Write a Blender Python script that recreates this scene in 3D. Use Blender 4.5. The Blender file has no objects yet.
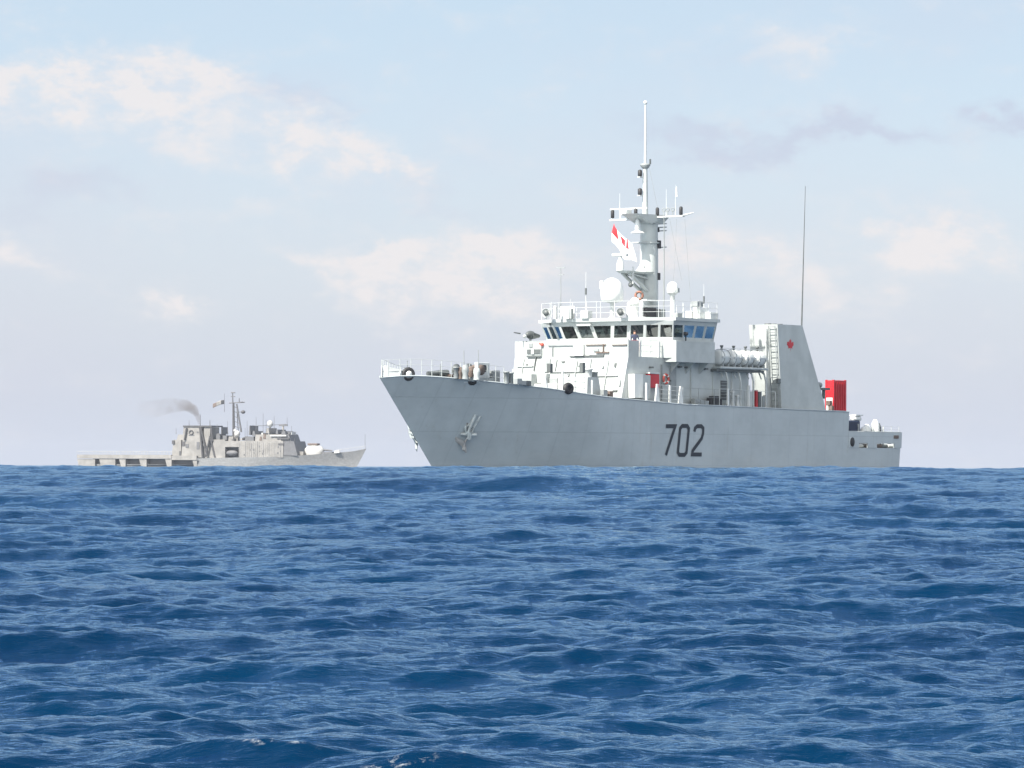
import bpy, bmesh, math, random
import numpy as np
from mathutils import Vector, Matrix

random.seed(7)
R = math.radians
scene = bpy.context.scene
COL = scene.collection

# ------------------------------------------------------------------ camera
EYE = 1.8            # a low boat
FOC = 4200.0         # focal length in pixels of a 1024 wide frame
HOR = 465.4          # row of the true horizon at the middle of the frame
ROLL = 0.0031
cam_d = bpy.data.cameras.new('camera')
cam = bpy.data.objects.new('camera', cam_d)
COL.objects.link(cam)
cam.location = (0, 0, EYE)
cam.rotation_euler = Matrix.Rotation(ROLL, 4, 'Y').to_euler()
cam.rotation_euler = (Matrix.Rotation(-ROLL, 4, 'Y') @ Matrix.Rotation(R(90), 4, 'X')).to_euler()
cam_d.sensor_width = 36
cam_d.lens = FOC / 1024 * 36
cam_d.shift_y = (HOR - 384) / 1024
cam_d.clip_start = 0.5
cam_d.clip_end = 60000
scene.camera = cam

# ------------------------------------------------------------------ light
SUN_EL = 47
SUN_DIR = Vector((-math.cos(R(46)), -math.sin(R(46)), 0)) * math.cos(R(SUN_EL)) + Vector((0, 0, math.sin(R(SUN_EL))))
sd = bpy.data.lights.new('sun', 'SUN')
sd.energy = 5.0
sd.angle = R(0.55)
sd.color = (1.0, 0.955, 0.88)
sun = bpy.data.objects.new('sun', sd)
COL.objects.link(sun)
sun.rotation_euler = SUN_DIR.to_track_quat('Z', 'Y').to_euler()
sun.location = (-50, -50, 120)

world = bpy.data.worlds.new('World')
scene.world = world
world.use_nodes = True
wn = world.node_tree
wn.nodes.clear()
scene.view_settings.view_transform = 'Standard'
scene.view_settings.look = 'None'
scene.view_settings.gamma = 1
scene.view_settings.use_curve_mapping = False
scene.view_settings.exposure = 1.05


class Net:
    """small helper to chain math nodes"""
    def __init__(self, tree):
        self.t = tree

    def node(self, kind, **kw):
        n = self.t.nodes.new(kind)
        for k, v in kw.items():
            setattr(n, k, v)
        return n

    def put(self, sock, v):
        if isinstance(v, bpy.types.NodeSocket):
            self.t.links.new(v, sock)
        else:
            sock.default_value = v

    def m(self, op, a, b=0.0, c=None, clamp=False):
        n = self.node('ShaderNodeMath', operation=op)
        n.use_clamp = clamp
        self.put(n.inputs[0], a)
        self.put(n.inputs[1], b)
        if c is not None:
            self.put(n.inputs[2], c)
        return n.outputs[0]

    def mix(self, f, a, b, mode='MIX'):
        n = self.node('ShaderNodeMix', data_type='RGBA', blend_type=mode)
        self.put(n.inputs[0], f)
        self.put(n.inputs[6], a)
        self.put(n.inputs[7], b)
        return n.outputs[2]

    def noise(self, vec, scale, detail=4, rough=0.55, dist=0.0):
        n = self.node('ShaderNodeTexNoise')
        self.put(n.inputs['Vector'], vec)
        n.inputs['Scale'].default_value = scale
        n.inputs['Detail'].default_value = detail
        n.inputs['Roughness'].default_value = rough
        n.inputs['Distortion'].default_value = dist
        return n.outputs['Fac']

    def ramp(self, f, lo, hi):
        n = self.node('ShaderNodeMapRange', interpolation_type='SMOOTHSTEP')
        self.put(n.inputs[0], f)
        n.inputs[1].default_value = lo
        n.inputs[2].default_value = hi
        return n.outputs[0]


SKY_STRENGTH = 0.10
w = Net(wn)
sky = w.node('ShaderNodeTexSky', sky_type='NISHITA')
sky.sun_disc = False
sky.sun_elevation = R(SUN_EL)
# Blender's sky_rotation: 0 puts the sun at +Y, growing clockwise seen from above
sky.sun_rotation = math.atan2(SUN_DIR.x, SUN_DIR.y)
sky.altitude = 0
sky.air_density = 1.0
sky.dust_density = 1.6
sky.ozone_density = 1.2
tc = w.node('ShaderNodeTexCoord')
sep = w.node('ShaderNodeSeparateXYZ')
wn.links.new(tc.outputs['Generated'], sep.inputs[0])
X, Y, Z = sep.outputs
# bearing and height above the horizon of each direction
az = w.m('ARCTAN2', X, Y)
el = w.m('ARCSINE', Z)
comb = w.node('ShaderNodeCombineXYZ')
wn.links.new(az, comb.inputs[0])
wn.links.new(w.m('MULTIPLY', el, 1.7), comb.inputs[1])
dirv = comb.outputs[0]
# warped coordinates give the ragged cloud edges
n1 = w.noise(dirv, 38, 6, 0.6)
comb2 = w.node('ShaderNodeCombineXYZ')
wn.links.new(w.m('ADD', az, 3.3), comb2.inputs[0])
wn.links.new(w.m('ADD', w.m('MULTIPLY', el, 1.7), 7.7), comb2.inputs[1])
n2 = w.noise(comb2.outputs[0], 30, 6, 0.62)
azw = w.m('ADD', az, w.m('MULTIPLY', w.m('SUBTRACT', n1, 0.5), 0.055))
elw = w.m('ADD', el, w.m('MULTIPLY', w.m('SUBTRACT', n2, 0.5), 0.032))


def banks(lst):
    tot = None
    for (px, py, rx, ry, rot, amp) in lst:
        u0 = math.atan((px - 512) / FOC)
        v0 = math.atan((HOR + (px - 512) * ROLL - py) / FOC)
        c, s = math.cos(R(rot)), math.sin(R(rot))
        du = w.m('SUBTRACT', azw, u0)
        dv = w.m('SUBTRACT', elw, v0)
        a = w.m('MULTIPLY', w.m('ADD', w.m('MULTIPLY', du, c), w.m('MULTIPLY', dv, s)), FOC / (rx * 1.18))
        b = w.m('MULTIPLY', w.m('SUBTRACT', w.m('MULTIPLY', dv, c), w.m('MULTIPLY', du, s)), FOC / ry)
        e = w.m('EXPONENT', w.m('MULTIPLY', w.m('ADD', w.m('MULTIPLY', a, a), w.m('MULTIPLY', b, b)), -1.0))
        e = w.m('MULTIPLY', e, amp)
        tot = e if tot is None else w.m('ADD', tot, e)
    return tot


bright = banks([
    (40, 84, 80, 30, -4, 1.0), (150, 92, 75, 32, 0, 1.0), (200, 75, 40, 20, -20, 0.6), (318, 146, 55, 30, -14, 1.15),
    (370, 170, 45, 14, -28, 0.6), (180, 140, 60, 22, -10, 0.35),
    (335, 270, 48, 18, -8, 0.7), (455, 285, 70, 40, -8, 0.9), (520, 258, 60, 18, -5, 0.7), (400, 258, 26, 8, 0, 0.9),
    (175, 296, 26, 9, -8, 0.75), (30, 250, 50, 18, -30, 0.45), (950, 250, 75, 28, -12, 1.05), (890, 225, 30, 15, 0, 0.5),
    (700, 262, 48, 34, -10, 0.6), (820, 280, 80, 22, -10, 0.5), (800, 50, 48, 28, 0, 0.55), (230, 210, 90, 14, 0, 0.25),
    (560, 320, 120, 30, 0, 0.3),
])
grey = banks([
    (700, 135, 65, 16, -6, 0.8), (815, 138, 60, 12, 0, 0.7), (900, 140, 60, 12, 0, 0.7), (1010, 118, 30, 14, 0, 1.0),
    (60, 185, 60, 18, -5, 0.6), (300, 100, 60, 14, -12, 0.6), (420, 200, 90, 16, -20, 0.4), (760, 60, 90, 16, 0, 0.3),
    (20, 210, 60, 14, 0, 0.4),
])
tex = w.noise(dirv, 52, 7, 0.62)
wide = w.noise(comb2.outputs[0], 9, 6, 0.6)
cl = w.m('ADD', bright, w.m('MULTIPLY', w.m('SUBTRACT', tex, 0.5), 1.5))
cmask = w.ramp(cl, -0.05, 0.95)
gl = w.m('ADD', grey, w.m('MULTIPLY', w.m('SUBTRACT', tex, 0.5), 0.7))
gmask = w.ramp(gl, 0.0, 1.25)
cmask = w.m('MULTIPLY', cmask, w.m('ADD', 0.32, w.ramp(w.noise(dirv, 75, 7, 0.68), 0.36, 0.62)), clamp=True)
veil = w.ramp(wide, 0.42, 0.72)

lp = w.m('ABSOLUTE', el)
# the pale marine haze low over the horizon
hz = w.m('EXPONENT', w.m('MULTIPLY', lp, -5.5))
skyc = sky.outputs[0]
haze_col = (3.22, 3.46, 4.08, 1)
c0 = w.mix(w.m('MULTIPLY', hz, 0.94), skyc, haze_col)
upper = w.m('MULTIPLY', w.ramp(el, 0.03, 0.13), w.ramp(el, 0.32, 0.12))
c0 = w.mix(w.m('MULTIPLY', upper, 0.75), c0, (2.62, 3.38, 4.1, 1))
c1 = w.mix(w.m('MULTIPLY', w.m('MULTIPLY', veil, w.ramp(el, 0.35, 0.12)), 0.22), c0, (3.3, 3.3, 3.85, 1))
c2 = w.mix(w.m('MULTIPLY', gmask, 0.62), c1, (2.75, 2.88, 3.6, 1))
c3 = w.mix(w.m('MULTIPLY', cmask, 0.88), c2, (4.25, 4.08, 4.10, 1))
# unseen bright sky added to the right and behind, filling the shaded port side
port_fill_dot = w.node('ShaderNodeVectorMath', operation='DOT_PRODUCT')
wn.links.new(tc.outputs['Generated'], port_fill_dot.inputs[0])
port_fill_dot.inputs[1].default_value = (0.80, -0.55, 0.25)
bank = w.m('ADD', port_fill_dot.outputs['Value'], w.m('MULTIPLY', w.m('SUBTRACT', w.noise(tc.outputs['Generated'], 2.4, 7, 0.6), 0.5), 0.9))
port_fill_mask = w.m('MULTIPLY', w.ramp(bank, 0.35, 0.62), w.ramp(Y, 0.35, 0.0))
c3 = w.mix(w.m('MULTIPLY', port_fill_mask, 0.9), c3, (4.9, 5.1, 5.5, 1))
# unseen sunward brightness added behind the boat, lifting the bow and port side
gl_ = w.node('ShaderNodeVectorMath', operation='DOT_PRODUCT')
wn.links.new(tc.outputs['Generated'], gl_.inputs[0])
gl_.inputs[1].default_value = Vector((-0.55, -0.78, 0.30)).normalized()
sunward_fill = w.m('MULTIPLY', w.ramp(gl_.outputs['Value'], 0.15, 1.0), w.ramp(Y, 0.2, -0.2))
c3 = w.mix(w.m('MULTIPLY', sunward_fill, 0.9), c3, (9.5, 9.4, 9.2, 1))
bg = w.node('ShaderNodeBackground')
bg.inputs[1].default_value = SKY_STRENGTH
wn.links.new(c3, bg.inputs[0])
wo = w.node('ShaderNodeOutputWorld')
wn.links.new(bg.outputs[0], wo.inputs[0])

# ------------------------------------------------------------------ materials


def new_mat(name):
    m = bpy.data.materials.new(name)
    m.use_nodes = True
    nt = m.node_tree
    p = nt.nodes['Principled BSDF']
    return m, Net(nt), p


def paint(name, col, rough=0.5, var=0.10, metallic=0.0, scale=1.2, bump=0.0, streak=0.0, streak_col=(0.25, 0.17, 0.1), spec=0.5):
    m, n, p = new_mat(name)
    t = n.node('ShaderNodeTexCoord')
    v = t.outputs['Object']
    f = n.noise(v, scale, 5, 0.6)
    dark = tuple(c * (1 - var) for c in col) + (1,)
    lite = tuple(min(1, c * (1 + var)) for c in col) + (1,)
    c = n.mix(n.ramp(f, 0.3, 0.7), dark, lite)
    if streak > 0:
        mp = n.node('ShaderNodeMapping')
        n.t.links.new(v, mp.inputs[0])
        mp.inputs['Scale'].default_value = (1.6, 1.6, 0.10)
        s = n.ramp(n.noise(mp.outputs[0], 1.8, 6, 0.7), 0.60, 0.78)
        c = n.mix(n.m('MULTIPLY', s, streak), c, streak_col + (1,))
    n.t.links.new(c, p.inputs['Base Color'])
    r = n.m('ADD', n.m('MULTIPLY', f, 0.15), rough - 0.07)
    n.t.links.new(r, p.inputs['Roughness'])
    p.inputs['Metallic'].default_value = metallic
    p.inputs['Specular IOR Level'].default_value = spec
    if bump > 0:
        b = n.node('ShaderNodeBump')
        b.inputs['Strength'].default_value = bump
        b.inputs['Distance'].default_value = 0.03
        n.t.links.new(n.noise(v, 2.2, 3, 0.5), b.inputs['Height'])
        n.t.links.new(b.outputs[0], p.inputs['Normal'])
    return m


def hull_paint(name, col):
    m, n, p = new_mat(name)
    t = n.node('ShaderNodeTexCoord')
    v = t.outputs['Object']
    sp = n.node('ShaderNodeSeparateXYZ')
    n.t.links.new(v, sp.inputs[0])
    x, y, z = sp.outputs
    f = n.noise(v, 0.35, 5, 0.55)
    c = n.mix(n.ramp(f, 0.3, 0.7), tuple(q * 0.93 for q in col) + (1,), tuple(q * 1.06 for q in col) + (1,))
    # plate seams every 2.4 m along and at two strakes
    fx = n.m('PINGPONG', x, 1.2)
    seam = n.ramp(fx, 0.05, 0.0)
    fz = n.m('PINGPONG', n.m('ADD', z, 0.4), 1.1)
    seamz = n.ramp(fz, 0.045, 0.0)
    se = n.m('MAXIMUM', seam, n.m('MULTIPLY', seamz, 1.5))
    c = n.mix(n.m('MULTIPLY', se, 0.22), c, (0.2, 0.22, 0.23, 1))
    mp = n.node('ShaderNodeMapping')
    n.t.links.new(v, mp.inputs[0])
    mp.inputs['Scale'].default_value = (1.3, 1.3, 0.09)
    s = n.ramp(n.noise(mp.outputs[0], 1.5, 6, 0.7), 0.56, 0.8)
    c = n.mix(n.m('MULTIPLY', s, 0.5), c, (0.27, 0.255, 0.225, 1))
    pt = n.node('ShaderNodeTexVoronoi', feature='F1')
    mp3 = n.node('ShaderNodeMapping')
    n.t.links.new(v, mp3.inputs[0])
    mp3.inputs['Scale'].default_value = (0.42, 0.42, 0.9)
    n.t.links.new(mp3.outputs[0], pt.inputs['Vector'])
    c = n.mix(n.ramp(pt.outputs['Color'], 0.2, 0.9), c, n.mix(0.12, c, (0.5, 0.53, 0.53, 1)))
    # salt bloom in the lower metres
    mp2 = n.node('ShaderNodeMapping')
    n.t.links.new(v, mp2.inputs[0])
    mp2.inputs['Scale'].default_value = (0.25, 0.25, 1.6)
    s2 = n.m('MULTIPLY', n.ramp(n.noise(mp2.outputs[0], 1.2, 6, 0.65), 0.5, 0.8), n.ramp(z, 4.5, 1.5))
    c = n.mix(n.m('MULTIPLY', s2, 0.35), c, (0.47, 0.47, 0.44, 1))
    n.t.links.new(c, p.inputs['Base Color'])
    p.inputs['Roughness'].default_value = 0.42
    # oil canning between the frames
    fr = n.m('SINE', n.m('MULTIPLY', x, 2 * math.pi / 1.2))
    hgt = n.m('ADD', n.m('MULTIPLY', fr, 0.006), n.m('MULTIPLY', n.noise(v, 0.8, 3, 0.5), 0.05))
    hgt = n.m('SUBTRACT', hgt, n.m('MULTIPLY', se, 0.004))
    b = n.node('ShaderNodeBump')
    b.inputs['Strength'].default_value = 0.55
    b.inputs['Distance'].default_value = 1.0
    n.t.links.new(hgt, b.inputs['Height'])
    n.t.links.new(b.outputs[0], p.inputs['Normal'])
    return m


GREY = (0.36, 0.385, 0.385)
M = {}
M['hull'] = hull_paint('hull_grey_paint', (0.39, 0.428, 0.435))
M['grey'] = paint('superstructure_grey_paint', (0.40, 0.428, 0.418), 0.45, 0.10, scale=0.7, bump=0.25, streak=0.18)
M['light'] = paint('pale_grey_fittings', (0.50, 0.52, 0.51), 0.45, 0.08)
M['white'] = paint('white_fibreglass', (0.68, 0.69, 0.66), 0.35, 0.04, streak=0.08)
M['deck'] = paint('deck_coating', (0.16, 0.18, 0.18), 0.8, 0.12)
M['black'] = paint('black_rubber', (0.018, 0.018, 0.02), 0.6, 0.2)
M['navy'] = paint('blue_canvas', (0.012, 0.022, 0.055), 0.7, 0.25)
M['number'] = paint('black_lettering', (0.012, 0.016, 0.024), 0.5, 0.15)
M['dark'] = paint('dark_grey_metal', (0.09, 0.10, 0.10), 0.5, 0.2)
M['mid'] = paint('mid_grey_metal', (0.24, 0.26, 0.26), 0.5, 0.15)
M['red'] = paint('red_enamel', (0.45, 0.010, 0.018), 0.4, 0.14, streak=0.12, streak_col=(0.2, 0.03, 0.02))
M['orange'] = paint('orange_plastic', (0.50, 0.075, 0.05), 0.5, 0.1)
M['rope'] = paint('weathered_rope', (0.13, 0.10, 0.085), 0.9, 0.3, scale=9)
M['brown'] = paint('faded_brown', (0.26, 0.11, 0.07), 0.6, 0.2)
M['anchor'] = paint('anchor_grey', (0.40, 0.43, 0.42), 0.5, 0.2, scale=3)
M['rustmetal'] = paint('rust_stained_grey', (0.31, 0.30, 0.285), 0.6, 0.25, scale=4)
M['skin'] = paint('skin', (0.50, 0.28, 0.19), 0.6, 0.08)
M['overall'] = paint('navy_overalls', (0.03, 0.04, 0.075), 0.8, 0.2)
M['hair'] = paint('dark_hair', (0.02, 0.013, 0.01), 0.7, 0.2)
M['flagwhite'] = paint('white_bunting', (0.80, 0.80, 0.80), 0.8, 0.04)
M['flagred'] = paint('red_bunting', (0.62, 0.03, 0.04), 0.8, 0.08)
M['flagblue'] = paint('dark_blue_bunting', (0.04, 0.06, 0.16), 0.8, 0.08)
M['frig'] = hull_paint('pale_warship_grey', (0.17, 0.167, 0.165))
M['frigdeck'] = paint('pale_warship_upperworks', (0.208, 0.198, 0.185), 0.6, 0.18, scale=0.35, streak=.3, streak_col=(.2,.17,.14))
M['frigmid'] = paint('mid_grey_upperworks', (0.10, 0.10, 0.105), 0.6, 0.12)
M['frigdark'] = paint('dark_grey_and_opening_shade', (0.06, 0.058, 0.06), 0.6, 0.12)  # dark fittings, and shade painted into openings and recesses
M['frigwhite'] = paint('off_white_fibreglass', (0.42, 0.415, 0.40), 0.45, 0.05)


def glass_mat():
    m, n, p = new_mat('tinted_bridge_glass')
    nt = m.node_tree
    tr = n.node('ShaderNodeBsdfTransparent')
    tr.inputs[0].default_value = (0.30, 0.35, 0.33, 1)
    gl = n.node('ShaderNodeBsdfGlossy')
    gl.inputs['Roughness'].default_value = 0.02
    gl.inputs[0].default_value = (0.9, 0.95, 0.95, 1)
    fr = n.node('ShaderNodeFresnel')
    fr.inputs[0].default_value = 1.5
    t = n.node('ShaderNodeTexCoord')
    b = n.node('ShaderNodeBump')
    b.inputs['Strength'].default_value = 0.1
    nt.links.new(n.noise(t.outputs['Object'], 1.3, 2, 0.5), b.inputs['Height'])
    nt.links.new(b.outputs[0], gl.inputs['Normal'])
    mx = n.node('ShaderNodeMixShader')
    nt.links.new(n.m('ADD', fr.outputs[0], 0.05), mx.inputs[0])
    nt.links.new(tr.outputs[0], mx.inputs[1])
    nt.links.new(gl.outputs[0], mx.inputs[2])
    nt.links.new(mx.outputs[0], nt.nodes['Material Output'].inputs[0])
    return m


M['glass'] = glass_mat()


def water_mat():
    m, n, p = new_mat('sea_water')
    nt = m.node_tree
    geo = n.node('ShaderNodeNewGeometry')
    pos = geo.outputs['Position']
    f = n.noise(pos, 0.05, 3, 0.5)
    c = n.mix(n.ramp(f, 0.3, 0.7), (0.0001, 0.0105, 0.032, 1), (0.0001, 0.0155, 0.043, 1))
    at = n.node('ShaderNodeAttribute', attribute_name='foam')
    fm = n.m('MULTIPLY', at.outputs['Fac'], n.ramp(n.noise(pos, 7.0, 6, 0.75), 0.50, 0.62), clamp=True)
    c = n.mix(fm, c, (0.75, 0.8, 0.82, 1))
    # the light coming up out of the water, and the sky reflected on it (dimmed by a blue gloss tint)
    nt.nodes.remove(p)
    df = n.node('ShaderNodeBsdfDiffuse')
    nt.links.new(c, df.inputs[0])
    gl = n.node('ShaderNodeBsdfGlossy')
    gl.inputs['Color'].default_value = (0.58, 0.78, 0.97, 1)
    gl.inputs['Roughness'].default_value = 0.05
    fr = n.node('ShaderNodeFresnel')
    fr.inputs['IOR'].default_value = 1.24
    ms = n.node('ShaderNodeMixShader')
    nt.links.new(n.m('MULTIPLY', fr.outputs[0], n.m('SUBTRACT', 1.0, fm)), ms.inputs[0])
    nt.links.new(df.outputs[0], ms.inputs[1])
    nt.links.new(gl.outputs[0], ms.inputs[2])
    nt.links.new(ms.outputs[0], nt.nodes['Material Output'].inputs[0])
    mp = n.node('ShaderNodeMapping')
    nt.links.new(pos, mp.inputs[0])
    mp.inputs['Scale'].default_value = (0.55, 1.5, 1)
    mp.inputs['Rotation'].default_value = (0, 0, 0.16)
    h = n.m('ADD', n.m('MULTIPLY', n.noise(mp.outputs[0], 3.2, 6, 0.62), 0.055), n.m('MULTIPLY', n.noise(mp.outputs[0], 10.0, 4, 0.65), 0.018))
    b = n.node('ShaderNodeBump')
    b.inputs['Strength'].default_value = 1.0
    b.inputs['Distance'].default_value = 0.55
    nt.links.new(h, b.inputs['Height'])
    for q in (df, gl, fr):
        nt.links.new(b.outputs[0], q.inputs['Normal'])
    return m


M['water'] = water_mat()

# ------------------------------------------------------------------ mesh helpers


class MB:
    def __init__(self):
        self.v = []
        self.f = []
        self.mi = []
        self.smooth = []

    def add(self, vs, fs, mi=0, smooth=False):
        o = len(self.v)
        self.v += [tuple(q) for q in vs]
        for f in fs:
            self.f.append([o + i for i in f])
            self.mi.append(mi)
            self.smooth.append(smooth)
        return self

    def box(self, a, b, mi=0, bev=0.0):
        (x0, y0, z0), (x1, y1, z1) = a, b
        x0, x1 = sorted((x0, x1)); y0, y1 = sorted((y0, y1)); z0, z1 = sorted((z0, z1))
        if bev > 0:
            bm = bmesh.new()
            bmesh.ops.create_cube(bm, size=1)
            for q in bm.verts:
                q.co = Vector(((x0 + x1) / 2 + q.co.x * (x1 - x0), (y0 + y1) / 2 + q.co.y * (y1 - y0), (z0 + z1) / 2 + q.co.z * (z1 - z0)))
            bmesh.ops.bevel(bm, geom=bm.edges[:], offset=bev, segments=2, profile=0.5, affect='EDGES')
            bm.verts.ensure_lookup_table()
            for i, q in enumerate(bm.verts):
                q.index = i
            vs = [q.co.copy() for q in bm.verts]
            fs = [[q.index for q in f.verts] for f in bm.faces]
            bm.free()
            return self.add(vs, fs, mi)
        vs = [(x0, y0, z0), (x1, y0, z0), (x1, y1, z0), (x0, y1, z0), (x0, y0, z1), (x1, y0, z1), (x1, y1, z1), (x0, y1, z1)]
        fs = [(3, 2, 1, 0), (4, 5, 6, 7), (0, 1, 5, 4), (1, 2, 6, 5), (2, 3, 7, 6), (3, 0, 4, 7)]
        return self.add(vs, fs, mi)

    def hexa(self, lo, hi, mi=0):
        """lo / hi: matching loops of points (counter clockwise seen from above)"""
        n = len(lo)
        vs = list(lo) + list(hi)
        fs = [list(range(n))[::-1], list(range(n, 2 * n))]
        for i in range(n):
            j = (i + 1) % n
            fs.append((i, j, n + j, n + i))
        return self.add(vs, fs, mi)

    def prism(self, pts, z0, z1, mi=0):
        return self.hexa([(x, y, z0) for x, y in pts], [(x, y, z1) for x, y in pts], mi)

    def tube(self, p0, p1, r0, r1=None, n=8, mi=0, cap=True):
        if r1 is None:
            r1 = r0
        p0, p1 = Vector(p0), Vector(p1)
        d = (p1 - p0)
        if d.length < 1e-6:
            return self
        q = d.to_track_quat('Z', 'Y')
        vs = []
        for (p, r) in ((p0, r0), (p1, r1)):
            for i in range(n):
                a = 2 * math.pi * i / n
                vs.append(p + q @ Vector((r * math.cos(a), r * math.sin(a), 0)))
        fs = [(i, (i + 1) % n, n + (i + 1) % n, n + i) for i in range(n)]
        self.add(vs, fs, mi, n > 6)
        if cap:
            self.add(vs, [list(range(n))[::-1], list(range(n, 2 * n))], mi)
        return self

    def path(self, pts, r, n=6, mi=0):
        for a, b in zip(pts[:-1], pts[1:]):
            self.tube(a, b, r, r, n, mi)
        return self

    def lathe(self, c, prof, n=20, mi=0, axis=(0, 0, 1)):
        c = Vector(c)
        q = Vector(axis).to_track_quat('Z', 'Y')
        vs = []
        for (r, z) in prof:
            for i in range(n):
                a = 2 * math.pi * i / n
                vs.append(c + q @ Vector((r * math.cos(a), r * math.sin(a), z)))
        fs = []
        for k in range(len(prof) - 1):
            for i in range(n):
                j = (i + 1) % n
                fs.append((k * n + i, k * n + j, (k + 1) * n + j, (k + 1) * n + i))
        self.add(vs, fs, mi, True)
        self.add(vs, [list(range(n))[::-1], list(range((len(prof) - 1) * n, len(prof) * n))], mi)
        return self

    def ball(self, c, r, sx=1, sy=1, sz=1, mi=0, n=16):
        prof = []
        vs, fs = [], []
        for k in range(1, n // 2):
            a = math.pi * k / (n // 2)
            for i in range(n):
                b = 2 * math.pi * i / n
                vs.append((c[0] + r * sx * math.sin(a) * math.cos(b), c[1] + r * sy * math.sin(a) * math.sin(b), c[2] - r * sz * math.cos(a)))
        K = n // 2 - 1
        for k in range(K - 1):
            for i in range(n):
                j = (i + 1) % n
                fs.append((k * n + i, k * n + j, (k + 1) * n + j, (k + 1) * n + i))
        b0 = len(vs); vs.append((c[0], c[1], c[2] - r * sz)); b1 = len(vs); vs.append((c[0], c[1], c[2] + r * sz))
        for i in range(n):
            j = (i + 1) % n
            fs.append((b0, j, i)); fs.append((b1, (K - 1) * n + i, (K - 1) * n + j))
        return self.add(vs, fs, mi, True)

    def torus(self, c, Rr, r, axis=(0, 0, 1), n=20, k=8, mi=0, sy=1.0):
        q = Vector(axis).to_track_quat('Z', 'Y')
        vs, fs = [], []
        for i in range(n):
            a = 2 * math.pi * i / n
            for j in range(k):
                b = 2 * math.pi * j / k
                p = Vector(((Rr + r * math.cos(b)) * math.cos(a), sy * (Rr + r * math.cos(b)) * math.sin(a), r * math.sin(b)))
                vs.append(Vector(c) + q @ p)
        for i in range(n):
            for j in range(k):
                fs.append((i * k + j, ((i + 1) % n) * k + j, ((i + 1) % n) * k + (j + 1) % k, i * k + (j + 1) % k))
        return self.add(vs, fs, mi, True)

    def build(self, name, mats, parent=None, loc=None, fix=True):
        me = bpy.data.meshes.new(name)
        me.from_pydata([tuple(q) for q in self.v], [], self.f)
        if not isinstance(mats, (list, tuple)):
            mats = [mats]
        for m in [q for q in mats if q]:
            me.materials.append(m)
        me.polygons.foreach_set('material_index', self.mi)
        me.polygons.foreach_set('use_smooth', self.smooth)
        if fix:
            bm = bmesh.new()
            bm.from_mesh(me)
            bmesh.ops.recalc_face_normals(bm, faces=bm.faces[:])
            bm.to_mesh(me)
            bm.free()
        me.update()
        o = bpy.data.objects.new(name, me)
        COL.objects.link(o)
        if parent is not None:
            o.parent = parent
        if loc is not None:
            o.location = loc
        return o


def tag(o, label=None, cat=None, group=None, kind=None):
    if label: o['label'] = label
    if cat: o['category'] = cat
    if group: o['group'] = group
    if kind: o['kind'] = kind
    return o


def empty(name, loc, rz=0.0):
    o = bpy.data.objects.new(name, None)
    COL.objects.link(o)
    o.location = loc
    o.rotation_euler = (0, 0, rz)
    o.empty_display_size = 1
    return o


class Frame:
    """a ship's own axes: s forward, t to port, z up; turns sightlines of the photograph into ship measures"""
    def __init__(self, x0, d, hx, hy):
        self.x0, self.d = x0, d
        l = math.hypot(hx, hy)
        self.hx, self.hy = hx / l, hy / l
        self.px_, self.py_ = -self.hy, self.hx

    def rz(self):
        return math.atan2(self.hy, self.hx)

    def world(self, s, t, z):
        return Vector((self.x0 + s * self.hx + t * self.px_, self.d + s * self.hy + t * self.py_, z))

    def z(self, px, py, s, t):
        dep = self.d + s * self.hy + t * self.py_
        return EYE + (HOR + (px - 512) * ROLL - py) * dep / FOC

    def at_t(self, px, py, t):
        """the point of the fore-and-aft plane t on a sightline"""
        q = (px - 512) / FOC
        s = -(self.x0 + t * self.px_ - q * (self.d + t * self.py_)) / (self.hx - q * self.hy)
        return (s, t, self.z(px, py, s, t))

    def at_s(self, px, py, s):
        q = (px - 512) / FOC
        t = -(self.x0 + s * self.hx - q * (self.d + s * self.hy)) / (self.px_ - q * self.py_)
        return (s, t, self.z(px, py, s, t))


# ------------------------------------------------------------------ sea


def wave_tile(L, N, lo, hi, wind, lw, rms, seed, chop, spread=2):
    """periodic random sea: height and sideways shift on an N x N tile"""
    rng = np.random.default_rng(seed)
    k1 = np.fft.fftfreq(N, d=L / N) * 2 * np.pi
    kx, ky = np.meshgrid(k1, k1, indexing='ij')
    k = np.hypot(kx, ky)
    k[0, 0] = 1
    c = (kx * math.cos(wind) + ky * math.sin(wind)) / k
    P = np.exp(-1 / (k * lw) ** 2) / k ** 4 * (np.abs(c) ** spread * 0.93 + 0.07)
    P = P * np.where(c < 0, 0.25, 1)
    P = P * (k > 2 * np.pi / hi) * np.exp(-(k * lo / (2 * np.pi)) ** 2)
    P[0, 0] = 0
    hk = np.sqrt(P) * (rng.normal(size=k.shape) + 1j * rng.normal(size=k.shape))
    h = np.real(np.fft.ifft2(hk))
    sc = rms / h.std()
    dx = np.real(np.fft.ifft2(1j * hk * kx / k)) * sc * chop
    dy = np.real(np.fft.ifft2(1j * hk * ky / k)) * sc * chop
    return (L, N, (h * sc).astype(np.float32), dx.astype(np.float32), dy.astype(np.float32))


def sample(tile, x, y, rot, fields=3):
    L, N, h, dx, dy = tile
    c, s = math.cos(rot), math.sin(rot)
    u = ((x * c + y * s) / L % 1.0) * N
    v = ((-x * s + y * c) / L % 1.0) * N
    i = np.floor(u).astype(np.int64); j = np.floor(v).astype(np.int64)
    fu = (u - i).astype(np.float32); fv = (v - j).astype(np.float32)
    i %= N; j %= N
    i1 = (i + 1) % N; j1 = (j + 1) % N
    out = []
    for a in (h, dx, dy)[:fields]:
        out.append(a[i, j] * (1 - fu) * (1 - fv) + a[i1, j] * fu * (1 - fv) + a[i, j1] * (1 - fu) * fv + a[i1, j1] * fu * fv)
    hh, ax, ay = out
    return hh, ax * c - ay * s, ax * s + ay * c


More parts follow.
